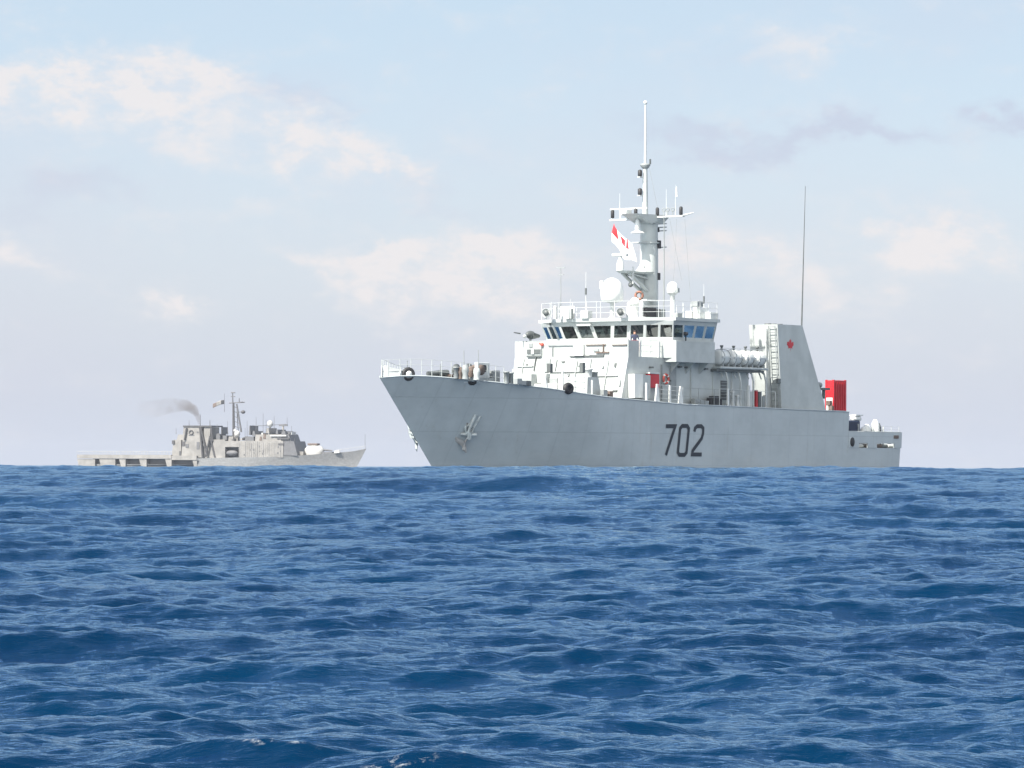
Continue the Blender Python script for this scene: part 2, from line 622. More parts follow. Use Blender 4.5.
def make_sea():
    half = R(8.6)
    dense = np.linspace(-half, half, 850)
    st, a = R(0.06), half
    side = []
    while a < math.pi * 0.98:
        a += st
        st = min(st * 1.07, R(5))
        side.append(min(a, math.pi))
    side = np.array(side)
    side = side[side < math.pi - 0.02]
    ang = np.concatenate([-side[::-1], dense, side])
    r = [0.6]
    while r[-1] < 22:
        r.append(r[-1] * 1.12)
    r[-1] = 22
    while r[-1] < 420:
        r.append(r[-1] * 1.0020)
    while r[-1] < 2500:
        r.append(r[-1] * 1.014)
    while r[-1] < 6000:
        r.append(r[-1] * 1.05)
    r = np.array(r)
    A, Rr = np.meshgrid(ang, r)
    x = Rr * np.sin(A)
    y = Rr * np.cos(A)
    big = wave_tile(150.0, 1024, 0.45, 60, R(255), 2.3, 0.124, 5, 0.6, 6)
    mid = wave_tile(41.0, 1024, 0.12, 6.0, R(263), 0.34, 0.026, 11, 0.3, 5)
    fine = wave_tile(13.0, 1024, 0.05, 1.6, R(248), 0.10, 0.0090, 23, 0.1, 5)
    h1, a1, b1 = sample(big, x + 31, y + 12, 0.0)
    h2, a2, b2 = sample(mid, x, y, 0.6)
    h3, a3, b3 = sample(fine, x, y, 0.25)
    f3 = 1 / (1 + (Rr / 220) ** 2)
    near = 1 / (1 + (Rr / 900) ** 2)
    h = h1
    # one long low swell rolling between the boat and the ships
    yy = y + 0.10 * x
    swell = 1.63 * np.exp(-((yy - 205) / 62) ** 2) - 0.14 * np.exp(-((yy - 70) / 45) ** 2) + 0.1 * np.exp(-((yy - 900) / 200) ** 2)
    calm = 1 - 0.42 * np.exp(-((yy - 215) / 55) ** 2)
    h = h * calm + h2 * near + h3 * f3 + swell * np.clip(1 - (np.abs(x) / 900) ** 2, 0, 1)
    fade = np.clip((Rr - 0.6) / 6, 0, 1)
    Xp = x + (a1 + a2 * near + a3 * f3) * fade
    Yp = y + (b1 + b2 * near + b3 * f3) * fade
    h = h * fade - (1 - fade) * 0.1
    h = h * np.clip(1 - (Rr - 2500) / 3000, 0, 1)
    nr, na = A.shape
    # a few breaking tips where the water is squeezed together
    e = np.zeros_like(h)
    jx = np.gradient(Yp, axis=0) / np.gradient(y, axis=0)
    thr = np.quantile(jx[(Rr > 22) & (Rr < 260)], 0.0030)
    e = np.clip((thr - jx) / 0.15, 0, 1) * (h1 + h2 > 0.03) * 2
    e[Rr > 1500] = 0
    co = np.stack([Xp, Yp, h], -1).reshape(-1, 3).astype(np.float32)
    ii = np.arange(nr - 1)[:, None] * na + np.arange(na)[None, :]
    i0 = ii
    i1 = np.arange(nr - 1)[:, None] * na + (np.arange(na)[None, :] + 1) % na
    faces = np.stack([i0, i1, i1 + na, i0 + na], -1).reshape(-1, 4)
    me = bpy.data.meshes.new('sea')
    nv = len(co)
    me.vertices.add(nv + 1)
    co = np.vstack([co, [[0, 0, -0.1]]]).astype(np.float32)
    me.vertices.foreach_set('co', co.ravel())
    nf = len(faces)
    tri = np.stack([np.full(na, nv), (np.arange(na) + 1) % na, np.arange(na)], -1)
    me.loops.add(nf * 4 + na * 3)
    me.loops.foreach_set('vertex_index', np.concatenate([faces[:, ::-1].ravel(), tri[:, ::-1].ravel()]).astype(np.int32))
    me.polygons.add(nf + na)
    me.polygons.foreach_set('loop_start', np.concatenate([np.arange(nf) * 4, nf * 4 + np.arange(na) * 3]).astype(np.int32))
    me.polygons.foreach_set('use_smooth', np.ones(nf + na, dtype=bool))
    at = me.attributes.new('foam', 'FLOAT', 'POINT')
    at.data.foreach_set('value', np.append(e.ravel(), 0).astype(np.float32))
    me.update(calc_edges=True)
    me.validate()
    me.materials.append(M['water'])
    o = bpy.data.objects.new('sea', me)
    COL.objects.link(o)
    # faces must look up
    if me.polygons[nf // 2].normal.z < 0:
        me.flip_normals()
    tag(o, 'deep blue choppy open sea with small wind waves', 'sea', kind='structure')
    return o


make_sea()

# ================================================================== the near warship, 702
K = Frame(8.14, 292.6, -math.cos(R(53)), -math.sin(R(53)))
ship = empty('patrol_warship', (K.x0, K.d, 0), K.rz())
tag(ship, 'large grey warship numbered 702 with tall tapering mast, bow pointing left', 'warship')
P = K.at_t
F = K.at_s
STERN = -27.65


def ip(x, xs, ys):
    return float(np.interp(x, xs, ys))


_a = P(379.7, 377.8, 0)
_b = P(429.8, 463.0, 0)


def s_stem(z):
    return _a[0] + (z - _a[2]) * (_b[0] - _a[0]) / (_b[2] - _a[2])


def half(s, z):
    a = max(0.0, s_stem(z) - s)
    q = min(1.25, max(-0.3, z / 7.4))
    L = 19.5 - 3.2 * q
    p = 1.95 + 0.20 * q
    g = 1 - (1 - min(a / L, 1)) ** p
    B = 5.32 + 0.30 * min(1, q) if z > 0 else 5.32 + 0.4 * z
    if s < -10:
        B -= 0.35 * ((-10 - s) / 17.6) ** 2
    return max(0.02, B * g) + (0.04 if a < 0.01 else 0)


def side_pt(px, py):
    """where a sightline meets the port side of the hull"""
    t = 5.5
    for _ in range(12):
        s, _t, z = P(px, py, t)
        t = 0.5 * t + 0.5 * half(s, z)
    s, t, z = P(px, py, t)
    return (s, t, z)


deck_px = [(400, 376.3), (417.4, 376.0), (435, 376.9), (449, 378.0), (468, 380.2), (493, 382.2), (519, 385.4), (550, 388.8), (564, 391.2),
           (601, 396.6), (620, 398.6), (633, 399.8), (657, 402.2), (683, 404.6), (722, 406.2), (760, 408.0), (790, 409.6), (848.8, 411.9)]
dz = sorted([(_a[0], _a[2])] + [(side_pt(*q)[0], side_pt(*q)[2]) for q in deck_px])
DS = [q[0] for q in dz]
DZ = [q[1] for q in dz]
SB = side_pt(848.8, 420)[0]            # the break down to the quarterdeck
_q = side_pt(875, 432.2)
QZ = _q[2]                             # top of the quarterdeck bulwark
QD = QZ - 1.15                         # quarterdeck itself


def zdeck(s):
    return ip(s, DS, DZ)


def hull_mesh():
    st = list(np.linspace(SB, 12, 34)) + list(np.linspace(12.6, _a[0], 46))
    rows = [(STERN, QD), ((STERN + SB) / 2, QD), (SB, QD)] + [(s, None) for s in st]
    nv = 18
    mb = MB()
    Ltot = _a[0] - STERN
    grid = {1: [], -1: []}
    for (s, zt) in rows:
        zt = zdeck(s) if zt is None else zt
        wfrac = (s - STERN) / Ltot
        for sg in (1, -1):
            line = []
            for k in range(nv + 1):
                z = -1.6 + (zt + 1.6) * (k / nv)
                st_z = STERN + (0.14 * (QZ - z) / 2)
                # the stations lean with the stem in the forward part only
                top = _a[0]
                sz = s_stem(z)
                bl = max(0.0, (s - 0) / top) if s > 0 else 0
                ss = s + (sz - top) * bl ** 1.6
                if s == STERN:
                    ss = st_z
                if abs(s - top) < 1e-6:
                    ss = sz
                    y = 0.02
                else:
                    y = half(ss, z)
                line.append((ss, sg * y, z))
            grid[sg].append(line)
    for sg, g in ((1, grid[1][:3]), (1, grid[1][3:]), (-1, grid[-1][:3]), (-1, grid[-1][3:])):
        vs = [p for l in g for p in l]
        m = nv + 1
        fs = []
        for i in range(len(g) - 1):
            for k in range(nv):
                q = (i * m + k, (i + 1) * m + k, (i + 1) * m + k + 1, i * m + k + 1)
                fs.append(q if sg < 0 else q[::-1])
        mb.add(vs, fs, 0, True)
    # transom
    a, b = grid[1][0], grid[-1][0]
    mb.add(a + b, [(k, k + 1, nv + 1 + k + 1, nv + 1 + k) for k in range(nv)], 0)
    # break bulkhead
    z1 = zdeck(SB)
    y1 = half(SB, z1)
    mb.add([(SB, y1, z1), (SB, -y1, z1), (SB, -half(SB, QD), QD - 0.4), (SB, half(SB, QD), QD - 0.4)], [(0, 1, 2, 3)], 0)
    # stem bar closes the two sides
    a, b = grid[1][-1], grid[-1][-1]
    mb.add(a + b, [(k, k + 1, nv + 1 + k + 1, nv + 1 + k) for k in range(nv)], 0)
    o = mb.build('hull', M['hull'], ship, fix=False)
    # decks
    d = MB()
    for i in range(len(rows) - 1):
        a0, a1 = grid[1][i][-1], grid[1][i + 1][-1]
        b0, b1 = grid[-1][i][-1], grid[-1][i + 1][-1]
        if abs(a0[0] - a1[0]) < 1e-5:
            continue
        d.add([a0, a1, b1, b0], [(0, 1, 2, 3)])
    d.build('deck', M['deck'], ship)
    return o


hull = hull_mesh()

# quarterdeck bulwark, with freeing ports cut at deck level
bw = MB()


def bulwark_run(mb, s0, s1, z0, z1, sg=1, th=0.10):
    n = 6
    for i in range(n):
        a, b = s0 + (s1 - s0) * i / n, s0 + (s1 - s0) * (i + 1) / n
        ya, yb = half(a, z1), half(b, z1)
        lo = [(a, sg * ya, z0), (b, sg * yb, z0), (b, sg * (yb - th), z0), (a, sg * (ya - th), z0)]
        hi = [(x, y, z1) for x, y, z in lo]
        mb.hexa(lo, hi)


p0, p1 = side_pt(858.5, 446)[0], side_pt(867.5, 446)[0]
p2, p3 = side_pt(876.5, 446)[0], side_pt(894, 446)[0]
zs1 = QD + 0.32
for sg in (1, -1):
    bulwark_run(bw, SB, p0, QD, QZ, sg)
    bulwark_run(bw, p0, p1, zs1, QZ, sg)
    bulwark_run(bw, p1, p2, QD, QZ, sg)
    bulwark_run(bw, p2, p3, zs1, QZ, sg)
    bulwark_run(bw, p3, STERN + 0.02, QD, QZ, sg)
yb = half(STERN, QZ)
bw.hexa([(STERN - .0, -yb, QD - .0), (STERN + .12, -yb, QD), (STERN + .12, yb, QD), (STERN, yb, QD)],
        [(STERN - .08, -yb, QZ), (STERN + .04, -yb, QZ), (STERN + .04, yb, QZ), (STERN - .08, yb, QZ)])
bw.build('quarterdeck_bulwark', M['hull'], ship)
for sg in (1, -1):
    MB().path([(s, sg * (half(s, QZ) - 0.05), QZ + 0.03) for s in np.linspace(SB - 0.05, STERN, 7)], 0.045).build('bulwark_cap', M['grey'], ship)
# oval mooring port
q = side_pt(851.7, 442)
o = MB().lathe((q[0], q[1] - 0.04, q[2]), [(0.0, 0), (0.34, 0), (0.34, 0.12), (0.0, 0.121)], 18, 0, (0, 1, 0))
for i, v in enumerate(o.v):
    o.v[i] = (q[0] + (v[0] - q[0]) * 0.8, v[1], q[2] + (v[2] - q[2]) * 1.0)
po = o.build('mooring_port', M['black'], ship)
MB().torus((q[0], q[1] + 0.02, q[2]), 0.36, 0.05, (0, 1, 0), 18, 6).build('rim', M['hull'], po)
q = side_pt(895.5, 437)
MB().box((q[0] - .35, q[1] - .08, q[2] - .12), (q[0] + .3, q[1] + .06, q[2] + .12)).build('stern_fairlead', M['rope'], ship)

# rubbing strakes and a sheer moulding at the deck edge
sm = MB()
for sg in (1,-1):
    pts = [(s, sg * (half(s, zdeck(s)) + 0.01), zdeck(s) + 0.02) for s in np.linspace(SB + .05, _a[0] - .15, 60)]
    sm.path(pts, 0.05)
sm.build('deck_edge_moulding', M['hull'], ship)

# ---- painted number, laid on the plating


def stroke(pts, wd, closed=False):
    """ribbon of constant width round a polyline in the (s, z) plane"""
    n = len(pts)
    L, Rr = [], []
    for i in range(n):
        p = Vector(pts[i])
        if closed:
            a, b = Vector(pts[i - 1]), Vector(pts[(i + 1) % n])
        else:
            a = Vector(pts[max(0, i - 1)]); b = Vector(pts[min(n - 1, i + 1)])
        d1 = (p - a).normalized() if (p - a).length > 1e-6 else (b - p).normalized()
        d2 = (b - p).normalized() if (b - p).length > 1e-6 else d1
        n1 = Vector((-d1.y, d1.x)); n2 = Vector((-d2.y, d2.x))
        m = (n1 + n2)
        m = m.normalized() if m.length > 1e-4 else n1
        k = wd / 2 / max(0.45, m.dot(n1))
        L.append(p + m * k); Rr.append(p - m * k)
    return L, Rr


def digit(polylines, name, closed=False, wd=0.275):
    mb = MB()
    for pl in polylines:
        pts = [side_pt(*q) for q in pl]
        pts = [(a[0], a[2]) for a in pts]
        L, Rr = stroke(pts, wd, closed)
        n = len(pts)
        for i in range(n if closed else n - 1):
            j = (i + 1) % n
            seg = 4
            for k in range(seg):
                f0, f1 = k / seg, (k + 1) / seg
                quad = [L[i].lerp(L[j], f0), L[i].lerp(L[j], f1), Rr[i].lerp(Rr[j], f1), Rr[i].lerp(Rr[j], f0)]
                mb.add([(c.x, half(c.x, c.y) + 0.025, c.y) for c in quad], [(0, 1, 2, 3)])
    return mb.build(name, M['number'], ship)


digit([[(665.6, 426.2), (674.9, 426.2), (665.6, 455.2)]], 'hull_number_seven')
digit([[(681.9, 425.9), (687.0, 426.0), (688.5, 428.6), (686.2, 452.4), (684.2, 454.9), (679.0, 454.8), (677.6, 452.2), (679.9, 428.4)]], 'hull_number_zero', True)
digit([[(694.0, 431.6), (694.8, 428.2), (696.8, 426.2), (701.0, 426.2), (702.9, 428.4), (702.7, 433.5), (701.3, 438.5), (692.4, 450.8), (691.9, 454.4), (701.4, 454.5)]], 'hull_number_two')

# draught marks near the stem are too faint to read in the photograph

# ---- anchors


def anchor(sg):
    a = side_pt(465, 434)
    if sg < 0:
        tt = -1.5
        for _ in range(20):
            b_ = P(414.5, 433, tt)
            tt = .5 * tt - .5 * (half(b_[0], b_[2]) - .05)
        a = b_
    s, z = a[0], a[2]
    y = half(s, z)
    root = MB()
    # hawse bolster on the plating
    yt = half(s - 0.2, z + 1.15)
    top = (s - 0.15, sg * (yt + 0.02), z + 1.25)
    root.torus((s - 0.1, sg * (half(s - .1, z + .35) + 0.02), z + .35), 0.30, 0.10, (0.25, sg, -0.25), 16, 8)
    # shank runs down out of the hawse, arms and flukes below
    b0 = (s, sg * (y + 0.22), z - 0.05)
    root.tube(top, (s + .05, sg * (y + .2), z), 0.11, 0.13)
    root.tube((s - .55, sg * (half(s - .5, z + 1.0) + 0.04), z + 1.2), (s - .3, sg * (y + .2), z + .0), 0.12, 0.12)
    h = root.build('anchor', M['anchor'], ship)
    f = MB()
    f.tube((s + .34, sg * (half(s + .6, z) + .22), z - .02), (s - .42, sg * (half(s - .8, z) + .22), z - .05), 0.10, 0.10)
    f.tube((s - .05, sg * (y + .3), z + .15), (s - .1, sg * (y + .25), z - .35), 0.22, 0.14)
    f.build('anchor_stock', M['anchor'], h)
    k = MB()
    zz = z - .62
    k.hexa([(s + .75, sg * (half(s + .7, zz) + .12), zz + .20), (s + .05, sg * (half(s, zz) + .12), zz - .35), (s - .1, sg * (half(s, zz) + .35), zz - .2), (s + .7, sg * (half(s + .7, zz) + .32), zz + .28)],
           [(s + .8, sg * (half(s + .7, zz) + .12), zz + .38), (s + .2, sg * (half(s, zz) + .14), zz - .02), (s + .1, sg * (half(s, zz) + .35), zz + .05), (s + .75, sg * (half(s + .7, zz) + .34), zz + .42)])
    k.hexa([(s + .0, sg * (half(s, zz) + .12), zz - .62), (s - .3, sg * (half(s - .3, zz) + .12), zz - .85), (s - .35, sg * (half(s, zz) + .3), zz - .8), (s - .05, sg * (half(s, zz) + .3), zz - .6)],
           [(s + .05, sg * (half(s, zz) + .12), zz - .1), (s - .15, sg * (half(s, zz) + .12), zz - .2), (s - .2, sg * (half(s, zz) + .3), zz - .2), (s + .0, sg * (half(s, zz) + .3), zz - .1)])
    k.tube((s - .08, sg * (y + .2), z - .2), (s - .12, sg * (half(s, zz) + .2), zz - .15), 0.07)
    k.v = [(s + (a_[0] - s) * .72, a_[1], z + (a_[2] - z) * .85) for a_ in k.v]
    k.build('anchor_fluke', M['rustmetal'] if sg > 0 else M['anchor'], h)
    return h


anchor(1)
an = anchor(-1)
# recess behind each anchor
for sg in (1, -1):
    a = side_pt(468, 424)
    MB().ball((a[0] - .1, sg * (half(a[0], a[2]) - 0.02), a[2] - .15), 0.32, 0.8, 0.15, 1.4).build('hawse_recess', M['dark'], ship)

# ---- foredeck rails


def rail_run(pts, hgt, n_rails=3, gap=1.3, r=0.028, mat='light', name='guard_rail', parent=None, posts=True, rp=0.032):
    mb = MB()
    r, rp = r * .62, rp * .75
    P_ = [Vector(p) for p in pts]
    for k in range(1, n_rails + 1):
        z = hgt * k / n_rails
        mb.path([p + Vector((0, 0, z)) for p in P_], r, 5)
    if posts:
        for a, b in zip(P_[:-1], P_[1:]):
            L = (b - a).length
            n = max(1, round(L / gap))
            for i in range(n):
                c = a.lerp(b, i / n)
                mb.tube(c, c + Vector((0, 0, hgt)), rp, rp, 5)
        mb.tube(P_[-1], P_[-1] + Vector((0, 0, hgt)), rp, rp, 5)
    return mb.build(name, M[mat], parent or ship)


def edge(s, sg=1, inset=0.12):
    z = zdeck(s)
    return (s, sg * (half(s, z) - inset), z)


s_bow = _a[0] - 0.5
s_house = 8.6
for sg in (1, -1):
    ss = np.linspace(s_bow, side_pt(505, 384)[0], 13)
    rail_run([edge(s, sg) for s in ss], 1.1, 3, 1.6, r=0.022, rp=0.03, mat='grey')
rail_run([edge(s_bow, 1), edge(s_bow, -1)], 1.1, 3, 1, r=.02, mat='grey')
for sg in (1,):
    ss = np.linspace(side_pt(515, 385)[0], side_pt(531, 387)[0], 3)
# pale bulwark plates either side of the stem head
for sg in (1, -1):
    a, b = s_bow + .2, s_bow - 1.0
    ya, yb_ = half(a, 7.3), half(b, 7.3)
    mb = MB()
    mb.hexa([(a, sg * ya, zdeck(a)), (b, sg * yb_, zdeck(b)), (b, sg * (yb_ - .06), zdeck(b)), (a, sg * (ya - .06), zdeck(a))],
            [(a, sg * ya, zdeck(a) + .75), (b, sg * yb_, zdeck(b) + .35), (b, sg * (yb_ - .06), zdeck(b) + .35), (a, sg * (ya - .06), zdeck(a) + .75)])
    mb.build('bow_plate', M['light'], ship)


def fairlead(px, py, sg=1, w_=1.0):
    s, t, z = side_pt(px, py)
    t = sg * (half(s, z) - 0.12)
    z = zdeck(s)
    # direction along the deck edge here
    n = Vector((half(s + .3, z) - half(s - .3, z), 0, 0))
    ang = math.atan2((half(s + .3, z) - half(s - .3, z)) * sg, .6)
    nx = Vector((-math.sin(ang), math.cos(ang) * sg, 0)) if sg > 0 else Vector((math.sin(-ang) * -1, -math.cos(ang), 0))
    c = Vector((s, t, z + 0.14))
    f = MB()
    f.torus(c, 0.32, 0.13, nx, 22, 8)
    o = f.build('fairlead', M['black'], ship)
    rr = MB()
    rr.lathe(c - nx * 0.18, [(0.0, 0), (0.20, 0.0), (0.15, .18), (0.20, 0.34), (0.0, 0.34)], 14, 0, nx)
    rr.build('roller', M['white'], o)
    d = Vector((math.cos(ang), math.sin(ang), 0))
    pl = MB()
    e = c + d * .62 - Vector((0, 0, 0.25))
    pl.tube(e - d * 1.3, e, .07)
    pl.tube(c + d * .65 - Vector((0, 0, .2)), c + d * .5 + Vector((0, 0, .28)), .07)
    pl.build('fairlead_seat', M['light'], o)
    return o


fairlead(409.6, 377.5)
fairlead(473.3, 381)
for sg in (1, -1):
    c = side_pt(568.5, 391)
    z = zdeck(c[0])
    MB().torus((c[0], sg * (half(c[0], z) - .02), z + .22), 0.30, 0.17, (0.1, 1, 0), 20, 8, sy=0.85).ball((c[0], sg * (half(c[0], z) - .1), z + .2), .3, 1, .4, 1).build('rubber_fender', M['black'], ship)

# windlass and mooring gear on the forecastle
wl = F(462, 378, side_pt(452, 378)[0] - 3)
s0, t0 = side_pt(462, 380)[0] - 1.5, 2.6
zf = zdeck(s0)
g = MB()
g.box((s0 - 1.2, t0 - 1.1, zf), (s0 + 1.1, t0 + 1.0, zf + .25))
g.box((s0 - .9, t0 - .5, zf + .2), (s0 - .1, t0 + .3, zf + 1.05), bev=.05)
wlr = g.build('windlass', M['mid'], ship)
MB().lathe((s0 + .2, t0 - 1.2, zf + .75), [(.0, 0), (.42, 0), (.42, .1), (.2, .14), (.2, 1.0), (.42, 1.05), (.42, 1.15), (0, 1.15)], 16, 0, (0, 1, 0)).build('drum', M['dark'], wlr)
MB().lathe((s0 + .2, t0 + .25, zf + .75), [(.0, 0), (.34, 0), (.36, .35), (.34, .7), (0, .7)], 16, 0, (0, 1, 0)).build('rope_coil', M['rope'], wlr)
MB().lathe((s0 - .5, t0 + .2, zf + .9), [(.0, 0), (.3, 0), (.3, .6), (0, .6)], 16, 0, (0, 1, 0)).build('motor', M['light'], wlr)
for dx, dy, hh in ((1.6, .3, .75), (2.1, .3, .75), (-1.6, 1.6, .8), (-2.1, 1.6, .8)):
    MB().lathe((s0 + dx, t0 + dy, zdeck(s0 + dx)), [(.15, 0), (.15, hh - .1), (.2, hh - .08), (.2, hh), (0, hh)], 12).build('bollard', M['mid'], ship)
q = side_pt(454, 379)
MB().lathe((q[0] - .6, q[1] - 1.2, zdeck(q[0])), [(.5, 0), (.55, .15), (.5, .3), (.2, .35), (0, .36)], 16).build('coiled_hawser', M['rope'], ship)
q = side_pt(446, 378)
MB().tube((q[0] + .8, q[1] - .9, zdeck(q[0]) + .25), (q[0] - 1.0, q[1] - .7, zdeck(q[0]) + .35), .16, .22).build('chain_stopper', M['dark'], ship)
for (px, tt, hh, rr_, mt) in ((459.5, 3.0, .8, .2, 'rope'), (465, 3.4, .95, .22, 'mid'), (470.5, 3.2, .95, .2, 'rope'), (476.5, 4.0, .8, .22, 'grey')):
    s = P(px, 378, tt)[0]
    z = zdeck(s)
    MB().lathe((s, tt, z), [(rr_, 0), (rr_ * .8, hh * .3), (rr_ * 1.1, hh * .55), (rr_ * .9, hh * .9), (0, hh)], 12).build('deck_ventilator', M[mt], ship)
# a chock plate with a round hole, beside the aft fairlead
q = side_pt(484.5, 381)
z = zdeck(q[0])
cp = MB().box((q[0] - .75, q[1] - .45, z - .12), (q[0] + .55, q[1] - .15, z + 1.25), bev=.06).build('chock_plate', M['light'], ship)
MB().lathe((q[0] - .1, q[1] - .17, z + .85), [(0, 0), (.26, 0), (.26, .06), (0, .06)], 16, 0, (0, 1, 0)).build('hole', M['black'], cp)
MB().box((q[0] - 1.9, q[1] - .6, z), (q[0] - 1.2, q[1] - .2, z + .75)).build('deck_locker', M['mid'], ship)
for (px, hh, tt) in ((407, 1.0, 1.0), (463.5, 1.9, 3.0), (478, 2.0, 3.6), (440, .9, 2)):
    s = P(px, 378, tt)[0]
    MB().tube((s, tt, zdeck(s)), (s, tt, zdeck(s) + hh), .035, .025, 6).build('deck_post', M['mid'], ship)

# ---- deckhouse -----------------------------------------------------
HW = 4.65
c_top = P(628, 361, HW)
c_bot = P(621.5, 397.5, HW)
ZP = K.z(575, 357, 7, 0)              # platform deck in front of the bridge
ZB = K.z(570, 341, 7, 0)              # top of its bulwark
ST, SBt = c_top[0], c_bot[0] + 0.25
HS = F(514.6, 350, ST)[1]            # starboard edge
zl = 5.6
dk = MB()
dk.hexa([(SBt, HS + .3, zl), (SBt, HW, zl), (-8.0, HW, zl), (-8.0, HS + .3, zl)][::-1],
        [(ST, HS, ZP), (ST, HW, ZP), (-8.0, HW, ZP), (-8.0, HS, ZP)][::-1])
house = dk.build('deckhouse', M['grey'], ship)


def fx(z):
    """front plane of the house leans: s at a height"""
    return SBt + (ST - SBt) * (min(z, ZP) - zl) / (ZP - zl)


def on_front(px0, py0, px1, py1, name, mat, out=0.05, parent=None, deep=0.0):
    """a shallow fitting on the leaning front wall"""
    s = fx(K.z(px0, (py0 + py1) / 2, 7, 0))
    a = F(px0, py0, s); b = F(px1, py1, s)
    z1, z0 = a[2], b[2]
    mb = MB()
    mb.hexa([(fx(z0) - .05, a[1], z0), (fx(z0) + out, a[1], z0), (fx(z0) + out, b[1], z0), (fx(z0) - .05, b[1], z0)],
            [(fx(z1) - .05, a[1], z1), (fx(z1) + out, a[1], z1), (fx(z1) + out, b[1], z1), (fx(z1) - .05, b[1], z1)])
    return mb.build(name, M[mat] if isinstance(mat, str) else mat, parent or house)


# front bulwark of the platform, with a capping
fb = MB()
th = .08
fb.hexa([(ST - th, HS, ZP), (ST, HS, ZP), (ST, HW, ZP), (ST - th, HW, ZP)],
        [(ST - th, HS, ZB), (ST, HS, ZB), (ST, HW, ZB), (ST - th, HW, ZB)])
for sg in (1, -1):
    a, b = ST - th - .002, ST - 1.2
    if sg < 0:
        b = 3.2
    e_ = HW if sg > 0 else HS
    fb.box((a, e_, ZP), (b, e_ - sg * th, ZB))
pb = fb.build('platform_bulwark', M['grey'], ship)
MB().path([(ST - .04, HS, ZB + .03), (ST - .04, HW, ZB + .03)], .045).build('capping', M['mid'], pb)

# unlit channels as grey panels, lights, lockers and pipes on the front
for (a, b, c, d, mt, nm) in (
        (545.2, 359, 549.8, 372, 'mid', 'louvre'), (586.3, 359, 591.0, 371, 'mid', 'louvre'),  # flat grey panels paint in the unlit sides of upright channels
        (525.6, 364, 527.4, 366.5, 'dark', 'deck_light'), (561.5, 361, 564.5, 362.5, 'dark', 'deck_light'), (614.6, 363, 616.4, 367, 'dark', 'deck_light'),
        (578, 364.6, 580, 366, 'mid', 'deck_light'), (613, 390, 617.5, 391.4, 'dark', 'deck_light')):
    on_front(a, b, c, d, nm, mt, .09)
for i, px in enumerate((552.3, 541.2)):
    on_front(px, 346.5 if i else 347, px + .7, 356.8, 'stiffener', 'mid', .10, pb)
# dark instrument panel hung on the starboard end of the bulwark
ip_ = on_front(527.0, 349.5, 541.5, 353.6, 'open_scuttle', 'dark', .06, pb)
on_front(529.0, 343.4, 532.2, 347.4, 'small_panel', 'mid', .06, pb)
on_front(534.8, 355.8, 535.6, 371, 'downpipe', 'dark', .10)
on_front(527.3, 355.6, 541.3, 357.2, 'ledge', 'dark', .14, pb)
on_front(531.5, 349.0, 534.0, 354.0, 'mullion', 'light', .09, pb)
on_front(574.8, 344.9, 584.6, 355.6, 'white_locker', 'white', .22, pb)
on_front(579.4, 345.2, 579.9, 355.4, 'locker_seam', 'mid', .23, pb)
for (a, b, c, d, mt) in ((548, 344.9, 574, 345.6, 'mid'), (586, 344.6, 606, 345.2, 'rope'), (612, 344.6, 627, 345.3, 'rope'),
                         (570, 355.9, 590, 356.8, 'dark'), (590, 354.9, 604, 356.6, 'dark'), (603, 344, 603.9, 353.5, 'rope'), (596, 351.8, 609, 353.1, 'rope')):
    on_front(a, b, c, d, 'pipe', mt, .10, pb)
for (a, b, c, d, mt) in ((550, 371.4, 585, 372.0, 'mid'), (553, 378.5, 584, 379.0, 'grey'), (575, 361, 575.5, 392, 'grey'), (556, 359.5, 556.5, 371.5, 'mid'), (606, 360, 606.5, 394, 'grey'),
                         (517, 366, 533, 366.5, 'grey'), (522, 359, 522.4, 384, 'grey'), (596, 375.5, 618, 376.0, 'grey'), (567.5, 374, 569.5, 376, 'mid'), (602, 366, 604, 368, 'mid'), (619.5, 380, 621, 386, 'mid'), (541, 374, 543, 377, 'mid')):
    on_front(a, b, c, d, 'pipe' if d - b > 3 or c - a > 3 else 'junction_box', mt, .12)
on_front(593.5, 349.0, 598.8, 351.4, 'vent_grille', 'mid', .08, pb)
on_front(572.6, 347, 574.2, 351, 'small_panel', 'mid', .08, pb)

# foredeck fittings in front of the house
def deck_box(px0, px1, py_top, s_face, depth, name, mat, parent=None, bev=.03, zb=None):
    a = F(px0, py_top, s_face)
    b = F(px1, py_top, s_face)
    z0 = zb if zb is not None else zdeck(s_face)
    return MB().box((s_face - depth, a[1], z0), (s_face, b[1], a[2]), bev=bev).build(name, M[mat], parent or ship)


deck_box(513.6, 531, 374, 9.6, 1.6, 'vent_trunk', 'grey')
deck_box(533.6, 546.0, 373.5, 9.0, .5, 'breakwater_panel', 'grey', zb=K.z(540, 383, 9, 0))
deck_box(533.6, 557, 383.8, 9.3, 1.0, 'hatch_coaming', 'light', zb=K.z(540, 389, 9, 0))
deck_box(549, 557, 378, 8.9, .6, 'hose_locker', 'mid')
vt = deck_box(557.5, 585.8, 377.5, 9.6, 1.35, 'vent_trunk', 'grey')
tb = P(586.5, 398, 4.3)
trunk = MB()
zt_ = K.z(590, 377, tb[0], 4.3)
trunk.hexa([(tb[0], 3.2, zdeck(8)), (tb[0], 4.3, zdeck(8)), (tb[0] - 1.75, 4.3, zdeck(8)), (tb[0] - 1.75, 3.2, zdeck(8))][::-1],
           [(tb[0] - .1, 3.3, zt_), (tb[0] - .1, 4.3, zt_), (tb[0] - 1.35, 4.3, zt_), (tb[0] - 1.35, 3.3, zt_)][::-1])
tr = trunk.build('air_intake', M['grey'], ship)
MB().lathe((tb[0] - .55, 4.0, zt_), [(.28, 0), (.28, .45), (.34, .47), (.34, .6), (0, .62)], 14).build('cowl', M['light'], tr)
